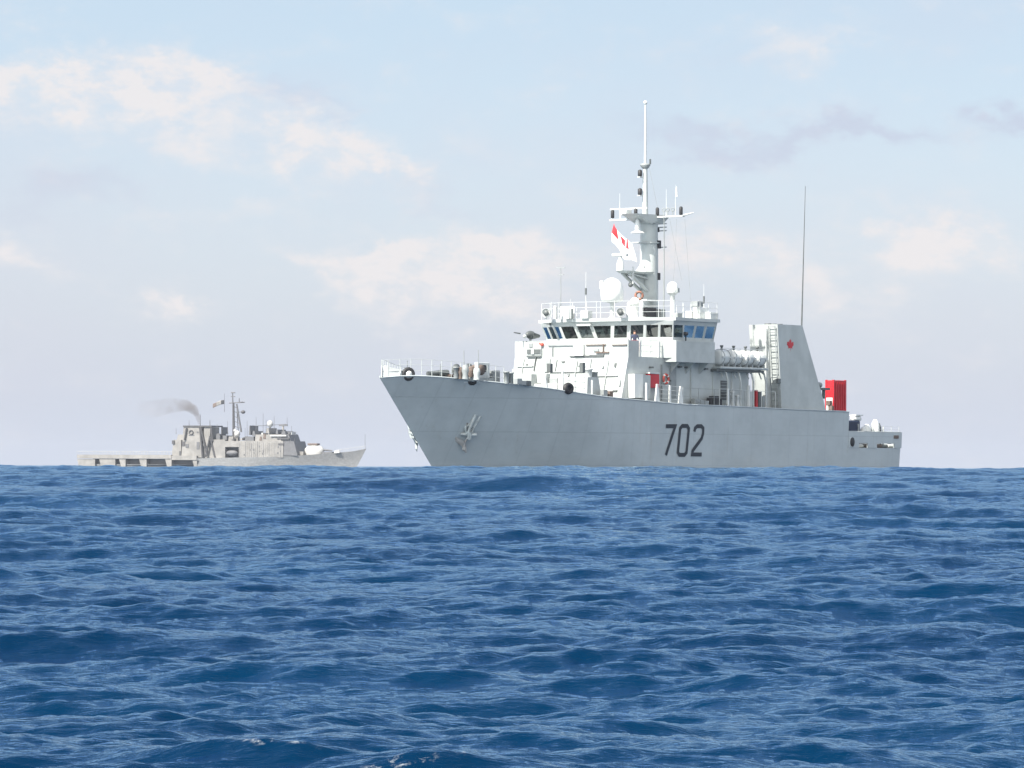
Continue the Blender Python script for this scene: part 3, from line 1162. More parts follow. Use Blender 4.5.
MB().lathe((tb[0] - 1.3, 4.0, zt_ - .1), [(.22, 0), (.22, .4), (.3, .45), (0, .5)], 12).build('cowl', M['mid'], tr)
for (px, py, r0) in ((546.8, 395.8, .30), (594.3, 400.0, .07), (564.8, 391, .08), (515, 385, .05)):
    q = side_pt(px, py)
    z = zdeck(q[0])
    top = K.z(px, py - (20 if r0 != .05 else 16), q[0], q[1])
    MB().tube((q[0], q[1] - .2, z - .05), (q[0], q[1] - .2, top), r0, .08 if r0 > .1 else r0, 10).build('stanchion', M['light'], ship)
ss = np.linspace(side_pt(566, 392)[0], side_pt(586, 396)[0], 3)
rail_run([edge(s) for s in ss], 1.15, 3, 1.0)
for (px, py, w2, h2, mt) in ((519, 385.5, .35, .4, 'mid'), (523.5, 386, .3, .3, 'mid'), (528, 386, .35, .35, 'dark'), (605, 396, .3, .55, 'mid'), (611, 397, .25, .5, 'rope'), (551, 372.5, .2, .6, 'dark'), (583.5, 373, .2, .7, 'dark')):
    q = P(px, py, 4.9 if px < 600 else 5.0)
    z = zdeck(q[0]) if py > 380 else q[2]
    MB().box((q[0] - w2, q[1] - .3, z), (q[0] + w2 * .6, q[1], z + h2), bev=.04).build('deck_fitting', M[mt], ship)

# ---- port side of the house
def on_side(px0, py0, px1, py1, name, mat, t=HW, out=.05, parent=None, bev=0):
    a = P(px0, py0, t); b = P(px1, py1, t)
    return MB().box((a[0], t - .03, b[2]), (b[0], t + out, a[2]), bev=bev).build(name, M[mat] if isinstance(mat, str) else mat, parent or house)


dr = on_side(669.2, 366, 675.4, 398, 'door', 'mid', out=.06)
on_side(669.8, 380, 670.5, 381.5, 'handle', 'dark', HW + .06, .05, dr)
lv = on_side(720.3, 380.5, 727.6, 400, 'louvre', 'dark', out=.04)
for k in range(6):
    y_ = 382 + k * 3
    on_side(720.6, y_, 727.3, y_ + .9, 'louvre_blade', 'mid', HW + .03, .05, lv)
lc = on_side(627.8, 374, 636.2, 398, 'tall_locker', 'white', HW, .55)
on_side(636.2, 375, 644.2, 399, 'grey_locker', 'grey', HW, .50)
rb = on_side(645.4, 374.0, 655.0, 388.0, 'fire_hose_box', 'red', HW, .34, bev=.02)
on_side(644.8, 372.2, 655.2, 373.9, 'hood', 'light', HW, .40, rb)
for (a, b) in ((648.5, 366.5), (677, 366.0), (684.0, 366.8), (703, 368)):
    on_side(a, b, a + 2.4, b + 1.8, 'deck_light', 'dark', HW, .22)
on_side(731, 372, 731.8, 402, 'downpipe', 'light', HW, .1)
on_side(660.5, 364.5, 661.2, 400, 'downpipe', 'mid', HW, .1)
on_side(690, 364.5, 690.6, 402, 'downpipe', 'grey', HW, .08)
on_side(712, 366.5, 712.6, 402, 'downpipe', 'grey', HW, .08)

# walkway rails, white stanchions on the deck edge
ss = np.linspace(side_pt(657.5, 402)[0], side_pt(684, 404.5)[0], 3)
rail_run([edge(s) for s in ss], 1.2, 4, 1.9, rp=.05)
ss = np.linspace(side_pt(684, 404.5)[0], side_pt(746, 407.6)[0], 5)
rail_run([edge(s) for s in ss], 1.15, 2, 2.6, r=.02, mat='mid')
ss = np.linspace(side_pt(720, 406.2)[0], side_pt(776, 408.8)[0], 5)
rail_run([(a, b + .05, c) for a, b, c in [edge(s) for s in ss]], 1.2, 1, 1.6, r=.022)
for px in (658.2, 671, 681.6, 647.6, 729):
    q = side_pt(px, 404)
    z = zdeck(q[0])
    w3 = .26 if px in (658.2, 681.6) else .09
    mb = MB()
    mb.hexa([(q[0] - w3, q[1] - .16, z), (q[0] + w3, q[1] - .16, z), (q[0] + w3, q[1] - .06, z), (q[0] - w3, q[1] - .06, z)],
            [(q[0] - .07, q[1] - .16, z + 1.25), (q[0] + .07, q[1] - .16, z + 1.25), (q[0] + .07, q[1] - .06, z + 1.25), (q[0] - .07, q[1] - .06, z + 1.25)])
    mb.build('stanchion', M['white'], ship)
for (px, wd, hh, mt) in ((700, .3, .45, 'mid'), (705, .25, .4, 'mid'), (709.5, .25, .35, 'mid'), (714, .12, .55, 'black'), (719, .45, .7, 'black'), (723, .2, .5, 'black')):
    q = side_pt(px, 405)
    z = zdeck(q[0])
    MB().box((q[0] - wd, q[1] - .6, z), (q[0] + wd, q[1] - .2, z + hh), bev=.05).build('mooring_bitt', M[mt], ship)
for px, hh in ((733, 1.0), (737, 1.15), (742, .9)):
    q = side_pt(px, 407)
    z = zdeck(q[0])
    MB().lathe((q[0], q[1] - .4, z), [(.2, 0), (.12, .3), (.12, hh - .2), (.2, hh - .1), (0, hh)], 10).build('vent_pipe', M['light'], ship)

# ---- wheelhouse ------------------------------------------------------
ZS = K.z(600, 341.2, 3, 0)             # sill deck line
ZW0 = K.z(600, 338.0, 3, 0)            # bottom of the glass
ZW1 = K.z(600, 326.0, 3, 0)            # top of the glass
ZR0 = K.z(600, 321.6, 3.3, 0)          # underside of the roof
ZR1 = K.z(600, 318.4, 3.3, 0)          # top of the roof
plan = [(-2.6, 5.35), (2.35, 5.35), (3.0, 3.45), (3.0, -3.45), (2.35, -5.45), (-2.6, -5.45)]


def lean(p, z):
    """the window band leans outwards"""
    k = (z - ZW0) / (ZW1 - ZW0) * 0.27
    x, y = p
    return (x + (k if x > 0 else 0), y + (k * .8 if y > 0 else -k * .8), z)


wh = MB()
n = len(plan)
floor_z = ZP - .02
# lower wall and top band
def ring(za, zb, la=False, lb=False, t=.09, off=0.0):
    for i in range(n):
        a, b = plan[i], plan[(i + 1) % n]
        c = Vector((0, 0))
        def inn(p):
            v = Vector(p)
            return (v.x * (1 - t / 4.5), v.y * (1 - t / 5.4))
        P1 = lean(a, za) if la else (a[0], a[1], za)
        P2 = lean(b, za) if la else (b[0], b[1], za)
        P3 = lean(b, zb) if lb else (b[0], b[1], zb)
        P4 = lean(a, zb) if lb else (a[0], a[1], zb)
        I = [(q[0] - (t if q[0] > 0 else -t), q[1] - (t if q[1] > 0 else -t), q[2]) for q in (P1, P2, P3, P4)]
        wh.hexa([P1, P2, I[1], I[0]], [P4, P3, I[2], I[3]])


ring(floor_z, ZW0)
ring(ZW1, ZR0 - .002, True, True)
wall = None
# mullions and panes
panes = []
segs = {0: [1.2, 1.2, 1.2, 1.2], 1: [1, 1], 2: [1.0] * 5, 3: [1, 1, 1], 4: [1.2] * 4, 5: [1.4] * 6}
for i in range(n):
    a, b = Vector(plan[i]), Vector(plan[(i + 1) % n])
    k = len(segs[i])
    L = (b - a).length
    d = (b - a) / L
    mw = 0.30 if i in (2, 5) else 0.17
    pos = [L * j / k for j in range(k + 1)]
    for j, u in enumerate(pos):
        u0, u1 = max(0, u - mw / 2), min(L, u + mw / 2)
        A, B = a + d * u0, a + d * u1
        lo = [lean(A, ZW0), lean(B, ZW0)]
        hi = [lean(A, ZW1), lean(B, ZW1)]
        nn = Vector((d.y, -d.x)) * -1
        ctr = Vector((0, 0))
        mid_ = (a + b) / 2
        if nn.dot(mid_) > 0:
            nn = -nn
        off = Vector((nn.x, nn.y, 0)) * .08
        lo2 = [tuple(Vector(q) + off) for q in lo]
        hi2 = [tuple(Vector(q) + off) for q in hi]
        wh.hexa([lo[0], lo[1], lo2[1], lo2[0]], [hi[0], hi[1], hi2[1], hi2[0]])
    for j in range(k):
        u0, u1 = pos[j] + mw / 2, pos[j + 1] - mw / 2
        A, B = a + d * u0, a + d * u1
        mid_ = (a + b) / 2
        nn = Vector((-d.y, d.x))
        if nn.dot(mid_) > 0:
            nn = -nn
        panes.append((A, B, nn, i, j))
wheel = wh.build('wheelhouse', M['grey'], ship)
for (A, B, nn, i, j) in panes:
    off = Vector((nn.x, nn.y, 0)) * .04
    q = [Vector(lean(A, ZW0)) + off, Vector(lean(B, ZW0)) + off, Vector(lean(B, ZW1)) + off, Vector(lean(A, ZW1)) + off]
    off2 = Vector((nn.x, nn.y, 0)) * .012
    mb = MB()
    mb.add([tuple(v) for v in q], [(0, 1, 2, 3)])
    mb.build('window', M['glass'], wheel)
# wipers and a sun visor over one window, interior console and seats
MB().box((2.55, -3.0, ZW0 - .35), (1.9, 3.0, ZW0 + .12)).box((1.2, -1.0, floor_z), (.6, -.4, ZW0 + .25)).box((1.2, 1.2, floor_z), (.6, 1.8, ZW0 + .2)).build('bridge_console', M['dark'], wheel)
for a_, b_ in (((1.0, 3.6, ZW0 - .3), (.2, 4.6, ZW0 + .35)), ((-1.9, 3.9, ZW0 - .3), (-1.3, 4.9, ZW0 + .42)), ((2.2, -1.6, ZW0), (2.0, -1.0, ZW0 + .45)), ((2.2, 1.0, ZW0), (2.05, 1.5, ZW0 + .42)), ((1.8, -4.4, ZW0), (1.6, -3.8, ZW0 + .5))):
    MB().box(a_, b_).build('chart_display', M['white'], wheel)
MB().box((-1.5, -2.0, floor_z), (-1.4, 2.0, ZR0)).build('bulkhead', M['mid'], wheel)
vz = K.z(585, 324.6, 3.3, 0)
v0, v1 = F(578, 324, 3.3), F(592, 324, 3.3)
MB().box((3.18, v0[1], vz - .05), (3.55, v1[1], vz + .06)).build('sun_visor', M['light'], wheel)
wp = MB()
for t_ in (-2.7, -1.3, .1, 1.5, 2.8):
    wp.tube((3.36, t_, ZW1), (3.2, t_ + .25, ZW0 + .35), .018, .018, 5)
wp.build('wiper', M['black'], wheel)
# enclosed wing base, overhanging the side of the house
for sg in (1, -1):
    zb_ = K.z(677, 362.0, 2.2, 5.5)
    zt2 = K.z(677, 340.6, 2.2, 5.5)
    wb = MB()
    wb.box((2.36, sg * 3.95, zb_), (-2.35, sg * 5.62, zt2), bev=.02)
    wb.build('bridge_wing', M['grey'], ship)
    for s_ in (1.6, -.2, -1.9):
        br = MB()
        br.hexa([(s_, sg * HW, zb_ - .75), (s_ + .08, sg * HW, zb_ - .75), (s_ + .08, sg * (HW + .02), zb_ - .75), (s_, sg * (HW + .02), zb_ - .75)],
                [(s_, sg * HW, zb_), (s_ + .08, sg * HW, zb_), (s_ + .08, sg * 5.4, zb_), (s_, sg * 5.4, zb_)])
        br.build('wing_bracket', M['grey'], ship)
    # wing fittings on the sill
    MB().lathe((1.4, sg * 5.75, zt2), [(.05, 0), (.05, .35), (.16, .38), (.16, .6), (0, .62)], 10).build('pelorus', M['black'], ship)
# main roof
rp_ = [(-2.8, 5.75), (2.6, 5.75), (3.55, 3.7), (3.55, -3.7), (2.6, -5.95), (-2.8, -5.95), (-4.2, -2.2), (-4.2, 2.2)]
roof = MB().prism(rp_[::-1], ZR0, ZR1).build('bridge_roof', M['grey'], ship)
fl = MB()
for px in (547, 571, 599, 622):
    q = F(px, 322.5, 3.2)
    fl.box((3.1, q[1], ZR0 - .14), (3.3, q[1] + .22, ZR0 - .002))
for s_ in (2.2, .9, -.4, -1.6):
    fl.box((s_, 5.2, ZR0 - .14), (s_ + .25, 5.45, ZR0 - .002))
fl.build('floodlight', M['dark'], roof)
rpts = [(x * .965, y * .965, ZR1) for x, y in rp_[:6]]
rail_run(rpts, 1.15, 3, 1.15, r=.022, rp=.028, parent=roof)
# solid wind dodger along the rail
a, b = rpts[2], rpts[3]
MB().box((a[0] + .03, -3.4, ZR1 + .02), (a[0] + .05, -2.2, ZR1 + .9)).build('dodger', M['light'], roof)
MB().box((a[0] + .03, 2.2, ZR1 + .02), (a[0] + .05, 2.8, ZR1 + .8)).build('dodger', M['light'], roof)

# roof equipment
def whip(px, py0, py1, t, r0, r1, mat, name='whip_antenna', dx=0.0, parent=None, zbase=None):
    a = P(px, py0, t)
    b = P(px + dx, py1, t)
    if zbase is not None:
        a = (a[0], a[1], zbase)
    return MB().tube(a, b, r0, r1, 6).build(name, M[mat], parent or ship)


whip(560.2, 318, 268, -3.6, .035, .022, 'mid', zbase=ZR1)
c = P(560.2, 268, -3.6)
MB().box((c[0] - .03, c[1] - .35, c[2] - .02), (c[0] + .03, c[1] + .35, c[2] + .04)).box((c[0] - .03, c[1] - .25, c[2] - .5), (c[0] + .03, c[1] + .25, c[2] - .45)).build('aerial_crossbar', M['mid'], ship)
whip(585.4, 318, 272, -1.6, .035, .015, 'light', zbase=ZR1)
q = P(585.3, 291, -1.6)
MB().tube((q[0], q[1], q[2] - .25), (q[0], q[1], q[2] + .2), .07).build('aerial_tuner', M['dark'], ship)
whip(663.2, 318, 212, 1.6, .045, .025, 'mid', zbase=ZR1)
whip(703.4, 318, 284, 4.6, .035, .012, 'light', zbase=ZR1)
q = P(703.4, 299, 4.6)
MB().tube((q[0], q[1], q[2] - .3), (q[0], q[1], q[2] + .2), .06).build('aerial_tuner', M['dark'], ship)
whip(801.2, 326, 186, 4.4, .065, .02, 'dark', dx=3.3, zbase=None)
for (px, y1) in ((698, 300), (690, 304), (683, 303), (676, 305), (570, 299), (551, 302), (596, 301)):
    whip(px, 318, y1, 3.5 if px > 640 else -2.0, .022, .015, 'light', 'short_aerial', zbase=ZR1)

# satellite domes
q = P(611.5, 302, 0.2)
r_ = 0.80
dm = MB()
dm.lathe((q[0], q[1], q[2]), [(0, -.02), (r_ * .75, 0), (r_ * .97, .12), (r_, .65), (r_ * .96, 1.0), (r_ * .8, 1.32), (r_ * .5, 1.56), (r_ * .2, 1.66), (0, 1.68)], 24)
d_ = dm.build('satellite_dome', M['white'], ship)
MB().lathe((q[0], q[1], ZR1), [(.3, 0), (.14, .2), (.14, q[2] - ZR1 - .1), (.5, q[2] - ZR1)], 12).build('pedestal', M['light'], d_)
MB().box((q[0] - .4, q[1] - 1.15, q[2] + .9), (q[0] - .1, q[1] - .9, q[2] + 1.5), bev=.04).build('junction_box', M['light'], d_)
q = P(672.0, 294, 2.2)
dm = MB()
r_ = .40
dm.lathe((q[0], q[1], q[2]), [(0, 0), (r_ * .8, .02), (r_, .12), (r_, .45), (r_ * .85, .68), (r_ * .5, .82), (0, .87)], 20)
d_ = dm.build('satellite_dome', M['white'], ship)
MB().lathe((q[0], q[1], ZR1), [(.35, 0), (.3, .05), (.17, .1), (.17, q[2] - ZR1 - .1), (.3, q[2] - ZR1)], 12).build('pedestal', M['light'], d_)
MB().box((q[0] + .1, q[1] + .3, q[2] + .1), (q[0] - .15, q[1] + .5, q[2] + .4)).build('bracket', M['mid'], d_)
# searchlights and magnetic compass binnacle
for (px, py, t) in ((545.5, 313, -4.2), (620.0, 312.5, 2.0)):
    q = P(px, py, t)
    sl = MB().lathe((q[0] - .2, q[1] - .02, q[2]), [(0, 0), (.24, .03), (.30, .2), (.32, .40), (.31, .41), (.28, .32), (0, .3)], 16, 0, (1, .35, 0)).build('searchlight', M['light'], ship)
    MB().lathe((q[0] + .22, q[1] + .14, q[2]), [(0, -.04), (.2, -.04), (.2, -.01), (0, .0)], 16, 0, (1, .35, 0)).build('lens', M['dark'], sl)
    MB().tube((q[0], q[1], ZR1), (q[0], q[1], q[2] - .25), .08).build('stand', M['light'], sl)
q = P(634.5, 306, 1.6)
MB().lathe((q[0], q[1], ZR1), [(.30, 0), (.24, .1), (.24, .95), (.36, 1.0), (.36, 1.15), (.25, 1.4), (0, 1.5)], 16).build('binnacle', M['white'], ship)
for (px, t) in ((629, 1.2), (641, 2.2)):
    q = P(px, 306, t)
    MB().ball((q[0], q[1], ZR1 + 1.0), .17).tube((q[0], q[1], ZR1), (q[0], q[1], ZR1 + 1.0), .05).build('compensating_sphere', M['white'], ship)
q = P(700, 311, 4.4)
MB().box((q[0] - .5, q[1] - .3, ZR1), (q[0] + .5, q[1] + .3, ZR1 + .85), bev=.04).build('signal_locker', M['white'], ship)
q = P(697, 311, 4.7)
MB().box((q[0] - .3, q[1] - .3, ZR1 + .86), (q[0] + .45, q[1] + .3, ZR1 + 1.25), bev=.04).build('signal_lamp', M['mid'], ship)
for (px, py, t, a, b, mt) in ((676, 315, 4.6, .3, .35, 'mid'), (690, 313, 3.6, .25, .6, 'white'), (708, 318, 5.0, .5, .5, 'light'), (568, 312, -2.6, .25, .75, 'white'), (570.5, 311, -2.2, .12, .7, 'mid'),
                              (586, 314, -1.2, .3, .55, 'light'), (555, 312, -3.3, .1, .9, 'light'), (660, 312, .9, .25, .8, 'mid')):
    q = P(px, py, t)
    MB().box((q[0] - a, q[1] - a, ZR1), (q[0] + a, q[1] + a, ZR1 + b), bev=.03).build('roof_fitting', M[mt], ship)

# covered machine gun on the starboard platform
q = P(530, 341, -4.3)
gn = MB()
gn.tube((q[0], q[1], ZP), (q[0], q[1], q[2] + .25), .12, .08)
gm = gn.build('machine_gun_mount', M['mid'], ship)
a, b = P(521.5, 333.6, -4.3), P(538.5, 334.6, -4.3)
g = MB()
g.ball(((a[0] + b[0]) / 2, -4.3, a[2] - .05), .5, 1.0, .5, .55)
g.tube((a[0] + .2, -4.3, a[2] + .0), (a[0] + .9, -4.3, a[2] + .05), .05, .04)
g.tube((b[0], -4.3, b[2] - .1), ((a[0] + b[0]) / 2, -4.3, a[2] - .1), .12, .3)
g.build('gun_cover', M['dark'], gm)
a = P(524.5, 336.4, -4.0)
MB().ball((a[0], a[1], a[2]), .16, 1.2, .6, .8).build('ammunition_drum', M['light'], gm)

# port side of the platform: rails and post against the shaded wheelhouse
rail_run([(ST - 1.25, HW - .05, ZP), (2.5, HW - .05, ZP)], 1.15, 3, 1.2, r=.03, rp=.045)
MB().box((ST - 1.4, HW - .1, ZP), (ST - 1.55, HW, ZB + .02)).box((3.05, HW - .1, ZP), (2.85, HW, ZB)).build('rail_post', M['white'], ship)

# ---- mast -------------------------------------------------------------
TS = P(648.4, 310, 0)[0]
zt0, zt1 = 9.5, K.z(648, 218, TS, 0)
tw = MB()
tw.lathe((TS, 0, zt0), [(.70, 0), (.66, 3), (.62, zt1 - zt0)], 28)
mast = tw.build('mast', M['grey'], ship)
zz = lambda py: K.z(648, py, TS, 0)
# rings, steps and dark blocks on the aft port side of the tower
for (py) in (217, 243.5):
    MB().lathe((TS, 0, zz(py)), [(.64, -.02), (.76, 0), (.76, .06), (.64, .08)], 24).build('collar', M['grey'], mast)
for (px, y0, y1, wd) in ((657.2, 240.5, 248.5, .16), (657.2, 273, 280, .14), (657.4, 228, 232, .1)):
    a = P(px, y0, .55); b = P(px, y1, .55)
    MB().box((a[0] - wd, .4, b[2]), (a[0] + wd, .4 + wd * 2, a[2])).build('loudspeaker', M['black'], mast)
for py in (224, 227.5, 231, 247.5):
    a = P(657.5, py, .5)
    MB().tube((TS - .4, .5, a[2]), (TS - 1.05, .75, a[2] + .05), .04).build('step', M['mid'], mast)
# radar bracket forward
zbk = zz(272.5)
f0 = P(621, 275, 0)[0]
pl = MB()
pl.hexa([(TS + .4, -.55, zbk - .16), (f0 - .2, -.35, zbk - .16), (f0 - .2, .35, zbk - .16), (TS + .4, .55, zbk - .16)],
        [(TS + .4, -.75, zbk), (f0, -.5, zbk), (f0, .5, zbk), (TS + .4, .75, zbk)])
pf = pl.build('radar_platform', M['grey'], mast)
st_ = MB()
for y_ in (-.3, .3):
    st_.tube((f0 - .5, y_, zbk - .15), (TS + .6, y_, zz(291)), .12, .12)
    st_.tube((f0 - .5, y_, zbk - .15), (TS + .6, y_, zbk - .45), .06, .06)
st_.hexa([(TS + .5, -.04, zz(290)), (TS + .6, -.04, zz(290)), (TS + .6, .04, zz(290)), (TS + .5, .04, zz(290))],
         [(TS + .5, -.04, zbk - .1), (f0 - .6, -.04, zbk - .1), (f0 - .6, .04, zbk - .1), (TS + .5, .04, zbk - .1)])
st_.build('strut', M['grey'], pf)
MB().lathe((TS + .95, 0, zbk), [(.45, 0), (.36, .12), (.10, .45), (.05, .7), (0, .71)], 16).build('cone', M['white'], pf)
rq = P(619.6, 272.5, 0)
MB().lathe((rq[0], 0, zbk), [(.26, 0), (.26, .4), (.18, .7), (.1, .85), (.1, 1.0)], 14).build('radar_gearbox', M['white'], pf)
MB().box((rq[0] - .18, -.62, zbk + .98), (rq[0] + .18, .62, zbk + 1.2), bev=.06).build('radar_scanner', M['light'], pf)
MB().tube((rq[0] - .9, 0.45, zbk - .9), (rq[0] - .9, .45, zbk + .3), .06).build('post', M['light'], pf)
q = P(630, 284.8, .3)
MB().ball(q, .17).build('navigation_light', M['dark'], pf)
q = P(638, 226, .1)
MB().lathe((q[0], 0, zz(234)), [(.5, 0), (.42, .08), (.1, .2), (.2, .28), (.14, .9), (0, 1.1)], 12).build('small_radar', M['white'], mast)
q = P(637, 243.5, 0)
MB().box((TS + .6, -.3, zz(244)), (q[0] + .3, .3, zz(243))).build('small_platform', M['grey'], mast)
# top platform and yard
zy = zz(215.2)
tp = MB()
tp.hexa([(TS - .7, -.7, zz(224)), (TS + .7, -.7, zz(224)), (TS + .7, .7, zz(224)), (TS - .7, .7, zz(224))],
        [(TS - 1.2, -1.0, zy), (P(627, 215, -.2)[0], -.8, zy), (P(627, 215, -.2)[0], .5, zy), (TS - 1.2, 1.0, zy)])
tp.build('top_platform', M['grey'], mast)
ylo, yhi = F(610, 219, TS)[1], F(693, 216, TS)[1]
yd = MB()
yd.box((TS - .12, ylo, zz(219.6)), (TS + .16, -.7, zz(217.9)))
yard = yd.build('yardarm', M['light'], mast)
yd = MB()
yd.box((TS - .12, .7, zz(218.2)), (TS + .16, F(683, 216, TS)[1], zz(216.6)))
yd.tube((TS, F(683, 216, TS)[1], zz(216.6)), (TS, yhi, zz(214.4)), .07, .03)
yd.build('yardarm', M['light'], mast)
ur = MB()
ur.box((TS - .06, ylo, zz(208.6)), (TS + .1, F(640, 208, TS)[1] + .6, zz(207.2)))
for px in (611, 620, 634):
    t_ = F(px, 215, TS)[1]
    ur.tube((TS, t_, zz(218)), (TS, t_, zz(208)), .03)
ur.build('upper_rail', M['light'], yard)
for px in (612.6, 635.8, 657.4, 681.0):
    t_ = F(px, 215, TS)[1]
    MB().lathe((TS + .1, t_, zz(216.3) if px > 620 else zz(216.8)), [(.1, 0), (.13, .05), (.13, .5), (.08, .58), (0, .6)], 10).build('navigation_light', M['black'], yard)
q = F(630, 212, TS)
MB().box((TS + .3, q[1] - .3, zy), (TS + 1.0, q[1] + .3, zz(209)), bev=.05).build('radar_box', M['white'], mast)
for (px, y1, r0) in ((619, 192, .035), (674.7, 186, .03), (665.5, 190, .03)):
    t_ = F(px, 215, TS)[1]
    MB().tube((TS, t_, zz(217)), (TS, t_, zz(y1)), r0, .012, 6).build('whip_antenna', M['light'], yard)
t_ = F(675.8, 200, TS)[1]
MB().tube((TS, t_, zz(198)), (TS, t_, zz(188)), .1, .03).build('antenna_head', M['white'], yard)
for px in (663, 667, 672):
    t_ = F(px, 215, TS)[1]
    MB().tube((TS, t_, zz(216)), (TS, t_, zz(211.5)), .03).torus((TS, t_, zz(210.5)), .12, .03, (1, .3, 0), 10, 5).build('small_aerial', M['mid'], yard)
# upper pole
tq = F(644.3, 215, TS)[1]
pq = MB()
pq.tube((TS, tq, zy), (TS, tq, zz(164)), .21, .15, 12)
pole = pq.build('topmast', M['grey'], mast)
MB().tube((TS, tq, zz(164)), (TS, tq + .02, zz(118)), .095, .085, 10).tube((TS, tq, zz(118)), (TS, tq, zz(104)), .07, .06, 10).build('upper_pole', M['light'], pole)
MB().ball((TS, tq, zz(102.3)), .14).build('masthead_light', M['white'], pole)
MB().lathe((TS, tq, zz(164)), [(.2, -.3), (.36, -.1), (.36, .02), (.15, .05)], 12).build('collar', M['mid'], pole)
MB().tube((TS - .1, tq + .35, zz(164)), (TS - .1, tq + .35, zz(159)), .07).build('anemometer', M['dark'], pole)
for py in (173.5, 192):
    MB().lathe((TS + .35, tq - .2, zz(py + 3)), [(.13, 0), (.16, .1), (.16, .42), (0, .5)], 10).build('masthead_lantern', M['black'], pole)
    MB().box((TS + .05, tq - .3, zz(py + 4)), (TS + .55, tq - .05, zz(py + 3.2))).build('lantern_bracket', M['light'], pole)
# stays and halyards
for (x0, y0, x1, y1) in ((648, 166, 658, 214), (669, 219, 681, 280), (676, 219, 672, 300), (684, 219, 690, 300), (664, 219, 664, 300)):
    a = F(x0, y0, TS); b = F(x1, y1, TS - .3)
    MB().tube(a, b, .011, .011, 4).build('halyard', M['mid'], mast)
# foot of the mast: dark opening and steps
a, b = P(644.5, 307.5, .85), P(654.5, 317, .85)
MB().box((a[0], .6, b[2]), (b[0], .95, a[2])).build('dark_opening', M['black'], mast)
MB().box((a[0] + .1, .4, a[2] + .45), (b[0] - .1, 1.05, a[2] + .58)).build('shelf', M['light'], mast)

# ---- aft rack for the rafts --------------------------------------------
ZH = ZP
rk = MB()
s1_, s2_ = P(716, 367, 5.0)[0], P(763, 368, 5.0)[0]
zr = K.z(740, 368.5, (s1_ + s2_) / 2, 5.0)
for t_ in (4.1, 5.35):
    rk.tube((s1_, t_, zr), (s2_, t_, zr), .09, .09, 8)
for k in range(5):
    s_ = s1_ + (s2_ - s1_) * k / 4
    rk.tube((s_, 3.6, zr), (s_, 5.4, zr), .07, .07, 6)
for k, s_ in enumerate(np.linspace(s1_ - 1.0, s2_ + .1, 4)):
    z0 = zdeck(s_)
    rk.path([(s_, 5.3, z0), (s_, 5.3, zr - .9), (s_, 5.15, zr - .35), (s_, 4.6, zr)], .07, 8)
    rk.path([(s_ + .3, 5.1, zr - .7), (s_ + .2, 4.8, zr - .2), (s_, 4.5, zr)], .05, 6)
rack = rk.build('raft_rack', M['grey'], ship)
MB().box((s1_ + .2, 3.4, zr - .25), (s2_ + .2, 5.2, zr - .1)).build('raft_shelf', M['dark'], rack)
af = MB().box((s1_ + 1.2, 3.3, zr + .0), (s2_ + 1.5, -4.6, zr + .12)).build('boat_deck', M['deck'], ship)
rail_run([(s1_, 5.45, zr + .5), (s2_, 5.45, zr + .5)], .85, 1, 1.2, r=.025, parent=rack)
# engine room casing behind
MB().box((-8.0, -3.2, zdeck(-9)), (-10.0, 2.9, ZH - 1.2), bev=.03).build('engine_casing', M['grey'], ship)
# red and dark gear on the deck between house and funnel
for (px, wd, hh, mt) in ((755.2, .12, 1.3, 'red'), (758.5, .2, 1.2, 'dark'), (763, .3, .9, 'mid'), (750, .18, 1.2, 'light'), (747.5, .12, 1.6, 'white')):
    q = P(px, 405, 4.6)
    z0 = zdeck(q[0])
    MB().box((q[0] - wd, 4.4, z0), (q[0] + wd, 4.75, z0 + hh), bev=.03).build('deck_cabinet', M[mt], ship)

# ---- funnel ------------------------------------------------------------
FT = 5.35
f1 = P(777, 324.2, FT)
f2 = P(802, 326.5, FT)
f3 = P(821.0, 392.0, FT)
f4 = P(826.5, 410.5, FT)
f5 = P(781.5, 408.5, FT)
wdt = F(748.2, 324, f1[0])
ti = F(748.5, 330, f1[0])[1]
zdk = zdeck(f5[0]) - .15
fl_ = MB()
lo = [(f5[0], ti - .0, zdk), (f4[0], ti, zdk), (f4[0], FT, zdk), (f5[0], FT, zdk)]
mid1 = [(f1[0] + (f5[0] - f1[0]) * .8, ti, f3[2]), (f3[0], ti, f3[2]), (f3[0], FT, f3[2]), (f1[0] + (f5[0] - f1[0]) * .8, FT, f3[2])]
hi = [(f1[0], ti, f1[2]), (f2[0], ti, f1[2]), (f2[0], FT, f1[2]), (f1[0], FT, f1[2])]
fl_.add(lo + mid1 + hi, [(3, 2, 1, 0), (8, 9, 10, 11)] + [(i, (i + 1) % 4, 4 + (i + 1) % 4, 4 + i) for i in range(4)] + [(4 + i, 4 + (i + 1) % 4, 8 + (i + 1) % 4, 8 + i) for i in range(4)])
fun = fl_.build('funnel', M['grey'], ship)
ex = MB()
for k in range(3):
    s_ = f1[0] - .6 - .75 * k
    ex.lathe((s_, (FT + ti) / 2, f1[2] - .2), [(.24, 0), (.24, .3), (.2, .3), (.2, .1)], 12)
ex.build('exhaust_pipe', M['dark'], fun)
# ladder on the forward face
ld = MB()
la, lb = F(768.2, 330, f1[0] + .1), F(774.8, 330, f1[0] + .1)


def ff(z):
    return f1[0] + (f5[0] - f1[0]) * (f1[2] - z) / (f1[2] - zdk) + .16


